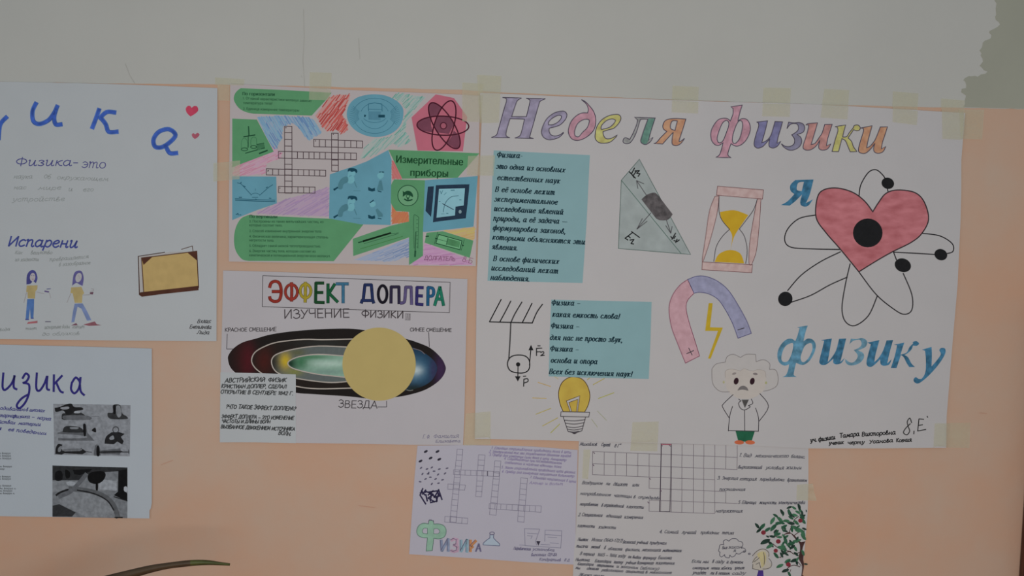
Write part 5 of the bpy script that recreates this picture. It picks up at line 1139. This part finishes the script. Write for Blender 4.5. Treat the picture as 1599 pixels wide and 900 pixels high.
for C_, s, x0, y0, x1, y1, xh in [(Y1, 'Михайлов', 90, 95, 250, 97, 3.2), (Y1, 'Сергей', 290, 100, 372, 102, 3.2), (Y1, '8 Г"', 412, 110, 470, 112, 3.6),
    (Y1, 'Воздушное', 110, 455, 302, 462, 3.3), (Y1, 'не', 335, 465, 372, 466, 3.2), (Y1, 'движет', 402, 470, 535, 474, 3.3), (Y1, 'или', 580, 476, 645, 476, 3.2),
    (Y1, 'направленное', 92, 556, 380, 570, 3.2), (Y1, 'частицы в', 405, 574, 610, 588, 3.3), (Y1, 'определён', 635, 590, 848, 602, 3.2), (Y1, 'направление,', 90, 655, 265, 662, 3.2), (Y1, 'в определённой', 290, 665, 500, 676, 3.3), (Y1, 'плоскости', 525, 680, 688, 686, 3.2),
    (Y1, '2. Специальная', 75, 755, 300, 762, 3.4), (Y1, 'единица', 335, 765, 480, 774, 3.4), (Y1, 'измерения', 505, 776, 680, 782, 3.3), (Y1, 'плотности', 68, 858, 230, 865, 3.2), (Y1, 'жидкости', 262, 870, 428, 876, 3.0),
    (Y2, '1. Вид', 440, 200, 555, 204, 3.6), (Y2, 'механического', 590, 204, 905, 208, 3.3), (Y2, 'баланс,', 925, 208, 1060, 214, 3.4), (Y2, 'выражающий', 430, 310, 655, 314, 3.4), (Y2, 'условия', 690, 314, 860, 318, 3.4), (Y2, 'жизни', 880, 316, 1025, 318, 3.2),
    (Y2, '3. Энергия', 235, 412, 430, 418, 3.5), (Y2, 'которая', 445, 420, 605, 422, 3.3), (Y2, 'передаваема', 635, 424, 865, 428, 3.3), (Y2, 'вращением', 890, 430, 1075, 434, 3.3), (Y2, 'постоянная', 255, 518, 498, 520, 3.2), (Y2, '5. Единица', 430, 640, 600, 644, 3.4), (Y2, 'мощности', 628, 642, 790, 644, 3.3), (Y2, 'электричества', 805, 642, 1058, 644, 3.2), (Y2, 'напряжения', 220, 720, 472, 722, 3.2),
    (Y4, '4. Самый', 1110, 262, 1350, 264, 3.4), (Y4, 'лучший', 1392, 268, 1570, 270, 3.3), (Y5, 'проводник', 160, 440, 360, 446, 3.2), (Y5, 'тепла', 392, 444, 520, 448, 3.1),
    (Y4, 'Ньютон', 95, 356, 220, 360, 3.2), (Y4, 'Исаак (1643-1727)', 265, 360, 650, 376, 3.3), (Y4, 'великий учёный', 655, 388, 970, 396, 3.2), (Y4, 'придумал', 990, 396, 1200, 402, 3.1), (Y4, 'тысячи', 75, 440, 220, 443, 3.1), (Y4, 'законов', 258, 446, 370, 450, 3.1), (Y4, 'в', 420, 458, 440, 459, 3.4), (Y4, 'области', 470, 470, 650, 476, 3.1), (Y4, 'физики, механики', 685, 482, 1130, 490, 3.2), (Y4, 'математики', 1150, 492, 1388, 496, 3.1),
    (Y4, 'В период', 120, 530, 300, 544, 3.1), (Y4, '1665 – 1666 году', 335, 546, 690, 566, 3.2), (Y4, 'он вывел', 720, 570, 880, 582, 3.1), (Y4, 'формулу', 905, 582, 1070, 588, 3.1), (Y4, 'Бинома', 1095, 584, 1265, 586, 3.1), (Y4, 'Ньютона.', 65, 606, 250, 614, 3.1), (Y4, 'Благодаря', 305, 622, 510, 634, 3.1), (Y4, 'закону', 540, 636, 655, 642, 3.1), (Y4, 'учёные всемирного', 690, 646, 1040, 652, 3.1), (Y4, 'тяготения', 1065, 650, 1300, 652, 3.1),
    (Y4, 'благодаря', 90, 658, 290, 668, 2.9), (Y4, 'открытиям', 330, 674, 540, 688, 2.9), (Y4, 'и законам', 575, 690, 845, 708, 2.9), (Y4, '(яблоку)', 870, 712, 1108, 722, 3.0), (Y4, 'мы', 65, 708, 125, 710, 2.9), (Y4, 'сделали', 205, 716, 355, 722, 2.9), (Y4, 'революцию', 390, 735, 660, 748, 2.9), (Y4, 'открытий', 690, 752, 920, 762, 2.9), (Y4, 'в механике', 935, 764, 1265, 770, 2.9), (Y4, 'Яблоко упало', 110, 795, 420, 812, 3.0),
    (Y5, 'Если мы', 65, 750, 250, 756, 3.2), (Y5, 'в саду', 285, 754, 415, 758, 3.2), (Y5, 'и думаем', 440, 758, 620, 760, 3.1), (Y5, 'смотрим', 75, 822, 250, 824, 3.1), (Y5, 'наши яблоки', 275, 824, 500, 826, 3.0), (Y5, 'зреют', 525, 824, 635, 824, 3.0), (Y5, 'упадёт', 75, 876, 220, 878, 3.1), (Y5, 'ли в нашем', 265, 878, 475, 882, 3.1), (Y5, 'саду', 500, 880, 650, 880, 3.0)]:
    (q0, q1) = C_([(x0, y0), (x1, y1)]); a.text(s, q0[0], q0[1], q1[0], q1[1], xh, .85, HW, 'hand', .4, jit=.4)
a.done()
b = S.art('thought_cloud_drawing')
b.sline(Y5('365,600! 375,560 415,555! 410,520 440,505 470,520! 500,495 550,495 575,520! 610,530 620,560 605,590! 640,600 650,630 610,640! 580,660 550,650! 530,680 500,690 480,670! 470,700 430,690 425,665! 390,690 370,670 375,640! 358,625 365,600!'), 1.0, ink(76, 74, 84), 2)
b.line(ell(*Y5([(637, 632)])[0], 1.6, 1.2, 0, 8), 1, ink(76, 74, 84), 2, True).line(ell(*Y5([(690, 658)])[0], 1.6, 1.2, 0, 8), 1, ink(76, 74, 84), 2, True)
for s, x0, y0, x1, y1 in [('Был', 395, 605, 450, 605), ('закон', 460, 600, 612, 598), ('я', 515, 635, 545, 635)]:
    (q0, q1) = Y5([(x0, y0), (x1, y1)]); b.text(s, q0[0], q0[1], q1[0], q1[1], 3.2, .8, HW, 'hand', .3)
b.done()
b = S.art('thinker_drawing')
b.sfill(Y8('130,660! 150,620 200,585 270,590 300,640 295,720 330,760 310,800 250,825! 190,830 110,815! 108,740 120,690'), mat((164, 158, 146), .05), 1)
b.sfill(Y8('165,640 210,610 260,620 270,690 250,770 215,800! 200,720 180,680'), mat((168, 158, 118), .1), 1.4)
for t in ['110,660! 150,615 200,585 260,585 300,625 300,670!', '110,740! 140,690 165,670!', '115,760! 110,810! 190,830!', '150,760! 190,740! 205,800!', '300,690! 330,730 330,780 290,810 230,815!', '240,620! 250,700 245,760!', '130,730! 170,700 190,680!']: b.sline(Y8(t), 1.0, ink(88, 82, 78), 2)
b.fill(Y8('160,900 180,830 235,830 240,900 235,1040 150,1040'), mat((70, 52, 118), .2), 1.5)
b.done()
h = S.art('apple_tree_drawing'); TR = mat((64, 44, 42), .25, 90)
h.sfill(Y8('690,900! 712,780 705,700 715,610! 690,640! 700,560 730,490! 680,500! 650,480 600,420 540,380! 500,395 430,440! 500,410! 560,400! 610,460 660,520 665,600 650,690 690,780 680,900!'), TR, 1)
h.sfill(Y8('690,890! 706,890! 700,1100! 660,1100! 684,950'), TR, 1)
for t, w in [('660,620 600,640 540,610 470,640 440,680', 1.3), ('665,790 600,770 540,790 480,850', 1.3), ('540,390 560,330 600,240 650,200', 1.2), ('350,520 400,560 470,590 560,610', 1.2), ('430,440 350,430 290,430', 1.0), ('600,420 660,380 720,370', 1.2), ('440,680 380,670', 1.0), ('680,780 620,720 520,730', 1.0), ('540,870 560,820', .9)]: h.sline(Y8(t), w, TR, 1.2)
h = h.done()
LG = [mat((42, 78, 58), .3, 90), mat((56, 96, 70), .3, 90), mat((34, 52, 44), .3, 90)]
RL = random.Random(12)
lv = '540,95,-20,24 595,100,30,24 655,85,70,30 665,125,60,26 545,165,60,34 600,185,10,30 690,200,40,30 455,150,60,30 470,170,100,20 380,190,30,26 345,250,-60,36 430,235,40,34 455,275,20,26 510,255,10,28 560,280,10,34 620,270,40,30 700,250,50,34 165,310,50,30 225,320,-50,36 185,365,-40,28 285,355,-35,32 355,330,-50,40 480,320,-30,30 600,330,20,36 570,350,80,26 650,350,20,30 400,410,-20,32 340,435,10,26 285,435,30,16 260,495,-25,46 325,525,50,34 310,550,-30,34 495,480,70,36 560,520,-20,40 575,560,-40,30 610,575,60,28 455,570,15,42 385,655,50,32 450,650,60,26 505,640,30,24 430,780,-25,34 495,835,-20,34 540,875,60,26 600,715,-20,36 700,400,70,40 705,440,50,34 715,345,20,22 640,150,30,26 690,160,80,24 560,215,30,26 400,290,-30,22 740,135,80,12 520,720,-30,30 620,640,40,26 470,545,30,24'
for i_ in range(46):
    cx_, cy_ = RL.uniform(330, 740), RL.uniform(90, 760)
    if cx_ > 330 + abs(cy_ - 420) * .55 + (60 if cy_ < 250 else 0): lv += ' %d,%d,%d,%d' % (cx_, cy_, RL.uniform(-70, 80), RL.uniform(18, 30))
for w_ in lv.split():
    x, y, an, L = [float(v) for v in w_.split(',')]
    L *= 1.42; an = math.radians(an); ca, sa = math.cos(an), math.sin(an)
    pts = [(-L, 0), (-L * .3, -L * .42), (L * .5, -L * .34), (L, 0), (L * .4, L * .36), (-L * .4, L * .3)]
    b = S.art('leaf', h); b.sfill([(1160 + (x + px_ * ca - py_ * sa) / 7.5, 780 + (y + px_ * sa + py_ * ca) / 7.5) for px_, py_ in pts], RL.choice(LG), 1.6 + RL.random() * .5, sub=2); b.done()
for x, y, r_ in [(238, 388, 28), (412, 492, 28), (382, 600, 25), (530, 762, 28), (670, 248, 26)]:
    b = S.art('apple', h); b.fill(ell(1160 + x / 7.5, 780 + y / 7.5, r_ / 7.5, r_ / 7.5 * .95, 0, 12), mat((112, 42, 50), .2), 2.6); b.done()

# ------------------------------------------------------------------ masking tape
big.outline = [(750, 146), (800, 147.5), (875, 151), (961, 153.6), (1100, 158.6), (1260, 162.8), (1340, 167), (1440, 173), (1506, 177), (1500, 300), (1494, 445), (1482, 588), (1476, 699), (1261, 700), (1080, 693.5), (903, 688.5), (741.5, 685), (744, 450), (750, 240)]

def top_at(px, py):
    p = W(px, py); z = 0.0011
    for s in ALL_SHEETS:
        if inside(px, py, [s.outline]): z = max(z, s.h(p) + (0.0008 if s.seed in (11.0, 3.0) else 0.00045))
    return z
def tape(quad, label, extra=0.0, curl=None):
    (ax, ay), (bx_, by), (cx, cy), (dx, dy) = quad
    n = 12; V = []; F = []
    o0 = W((ax + cx) / 2, (ay + cy) / 2)
    for j in range(n + 1):
        for i in range(n + 1):
            u, v = i / n, j / n
            x = (ax * (1 - u) + bx_ * u) * (1 - v) + (dx * (1 - u) + cx * u) * v
            y = (ay * (1 - u) + by * u) * (1 - v) + (dy * (1 - u) + cy * u) * v
            p = W(x, y); p.y = -(top_at(x, y) + 0.00015 + extra + (curl(u, v) if curl else 0)); V.append(p - o0)
    m = n + 1
    for j in range(n):
        for i in range(n): a_ = j * m + i; F.append((a_, a_ + m, a_ + m + 1, a_ + 1))
    me = bpy.data.meshes.new('masking_tape_strip'); me.from_pydata(V, [], F); me.materials.append(TAPE)
    for pl in me.polygons: pl.use_smooth = True
    o = link('masking_tape_strip', me, None, o0)
    return tag(o, label, 'tape')
tape([(745, 117), (783, 119), (779, 192), (749, 193)], 'masking tape strip on the top left corner of the large poster, above the letter H', .0002)
tape([(722, 129), (755, 131), (752, 192), (722, 150)][:2] + [(751, 191), (722, 190)], 'masking tape strip beside the pink pentagon, on the top right corner of the green poster')
tape([(1050, 134), (1091, 136), (1089, 178), (1048, 176)], 'masking tape strip over the top edge between the two title words')
tape([(1192, 137), (1235, 138), (1232, 183), (1189, 182)], 'masking tape strip on the top edge above the purple letters')
tape([(1287, 139), (1326, 141), (1322, 187), (1280, 184)], 'masking tape strip on the top edge above the yellow letter')
tape([(1394, 143), (1434, 146), (1430, 196), (1392, 191)], 'masking tape strip on the top edge just right of the last orange letter')
tape([(1469, 154), (1506, 157), (1501, 219), (1470, 217)], 'masking tape strip running down the top right corner of the large poster')
tape([(1496, 171), (1536, 172), (1533, 218), (1499, 217)], 'masking tape strip reaching from the large poster onto the peach wall at the right', .0002)
tape([(731, 244), (773, 243), (771, 275), (729, 274)], 'masking tape strip joining the green poster to the tall cyan panel', .0006)
tape([(727, 646), (766, 642), (766, 694), (724, 696)], 'masking tape strip on the bottom left corner of the large poster')
tape([(987, 659), (1028, 658), (1026, 705), (984, 704)], 'masking tape strip on the bottom edge right of the light bulb')
tape([(1458, 661), (1515, 660), (1513, 700), (1456, 699)], 'masking tape strip on the bottom right corner of the large poster')
tape([(484, 113), (518, 114), (516, 157), (483, 156)], 'masking tape strip on the top edge of the green poster')
tape([(336, 121), (382, 124), (381, 134), (336, 133)], 'thin masking tape strip lying across the paint edge between two posters')
tape([(340, 133), (359, 134), (359, 158), (341, 157)], 'short masking tape strip by the top right corner of the left poster', .0002)
tape([(334, 255), (376, 251), (375, 280), (334, 284)], 'masking tape strip joining the left poster to the green poster', .0006)
tape([(911, 702), (922, 702), (918, 748), (909, 747)], 'narrow yellowish tape strip down the left edge of the ruled crossword')
tape([(1244, 757), (1268, 755), (1278, 768), (1262, 783)][:2] + [(1274, 782), (1243, 781)], 'crumpled masking tape bit curling off the right edge of the ruled crossword', 0, lambda u, v: 0.004 * max(0, u - .55) * (1 + math.sin(v * 9)))

# ------------------------------------------------------------------ houseplant whose leaf reaches into view
def WD(px, py, y):
    d = CM @ Vector(((px - 799.5) / FPX, -(py - 450.0) / FPX, -1.0)); return CAMP + d * ((DIST - y) / d.y)
LEAF = mat((62, 68, 30), .22, 40, rough=.5, spec=.4)
LEAFB = mat((62, 48, 32), .3, 30, rough=.5, spec=.4)
base = WD(-70, 1240, 0.22)
root = bpy.data.objects.new('potted_houseplant', None); root.location = base - Vector((0, 0, .13)); COL.objects.link(root)
tag(root, 'houseplant whose single long narrow arching leaf crosses the bottom left corner', 'plant')
def leaf(path, y0, y1, mt):
    V = []; F = []; n = len(path)
    for i, (x, y, w) in enumerate(path):
        t = i / (n - 1); yy = y0 + (y1 - y0) * t
        a_ = path[max(i - 1, 0)]; b_ = path[min(i + 1, n - 1)]
        dx, dy = b_[0] - a_[0], b_[1] - a_[1]; L = math.hypot(dx, dy); nx, ny = -dy / L * w / 2, dx / L * w / 2; nx *= 1.2; ny *= 1.2
        V += [WD(x + nx, y + ny, yy - .002), WD(x, y, yy + .003), WD(x - nx, y - ny, yy - .002)]
    for i in range(n - 1):
        for k in (0, 1): F.append((3 * i + k, 3 * i + k + 1, 3 * i + k + 4, 3 * i + k + 3))
    me = bpy.data.meshes.new('leaf'); me.from_pydata([v - root.location for v in V], [], F); me.materials.append(mt[0]); me.materials.append(mt[1])
    for i, pl in enumerate(me.polygons): pl.use_smooth = True; pl.material_index = 1 if (i // 2 < n * .72) else 0
    o = link('leaf', me, root); md = o.modifiers.new('thick', 'SOLIDIFY'); md.thickness = .0012
    return o
P_ = [(-70, 1230, 8), (-66, 1150, 13), (-45, 1070, 17), (0, 1000, 18), (50, 955, 17), (110, 925, 15), (160, 909, 12.5), (200, 898, 10.5), (235, 889, 8.5), (262, 884, 6.5), (290, 880.5, 6.5), (310, 879, 5.8), (328, 879.2, 4.4), (345, 880.8, 2.4), (359, 882, 1.4)]
def sm3(p):
    o = []
    xy = _cr([(a_, b_) for a_, b_, c_ in p], 3); w_ = _cr([(c_, 0) for a_, b_, c_ in p], 3)
    return [(q[0], q[1], r_[0]) for q, r_ in zip(xy, w_)]
leaf(sm3(P_), .22, .16, (LEAF, LEAFB))
for tip, mid in [((-420, 1010), (-230, 960)), ((-330, 1180), (-200, 1080)), ((150, 1120), (30, 1040)), ((190, 1240), (60, 1120)), ((-180, 940), (-110, 1030))]:
    leaf(sm3([(-70, 1230, 8), ((-70 + mid[0]) / 2 - 5, (1230 + mid[1]) / 2 - 15, 15), (mid[0], mid[1], 16), ((mid[0] + tip[0]) / 2, (mid[1] + tip[1]) / 2 - 12, 10), (tip[0], tip[1], 1.5)]), .22, .25, (LEAF, LEAF))
def lathe(name, prof, m, parent, n=32):
    V = []; F = []
    for r_, z_ in prof:
        for i in range(n): V.append((r_ * math.cos(2 * math.pi * i / n), r_ * math.sin(2 * math.pi * i / n), z_))
    for j in range(len(prof) - 1):
        for i in range(n): F.append((j * n + i, j * n + (i + 1) % n, (j + 1) * n + (i + 1) % n, (j + 1) * n + i))
    me = bpy.data.meshes.new(name); me.from_pydata(V, [], F); me.materials.append(m)
    for pl in me.polygons: pl.use_smooth = True
    return link(name, me, parent)
lathe('pot', [(0, 0), (.05, 0), (.075, .12), (.085, .12), (.085, .145), (.074, .145), (.072, .115)], mat((150, 92, 66), .1), root)
lathe('soil', [(0, .125), (.0725, .118)], mat((60, 46, 38), .4), root)
# stool that carries the plant
sx, sy, sz = root.location
st = bpy.data.objects.new('plant_stool', None); st.location = (sx, sy, 0); COL.objects.link(st)
tag(st, 'brown wooden stool standing under the potted houseplant', 'stool')
sb = box('seat', sx - .15, sx + .15, sy - .15, sy + .15, sz - .025, sz, M_WOOD, st)
for ax in (-1, 1):
    for ay in (-1, 1): box('leg', sx + ax * .12 - .015, sx + ax * .12 + .015, sy + ay * .12 - .015, sy + ay * .12 + .015, 0, sz - .025, M_WOOD, st)
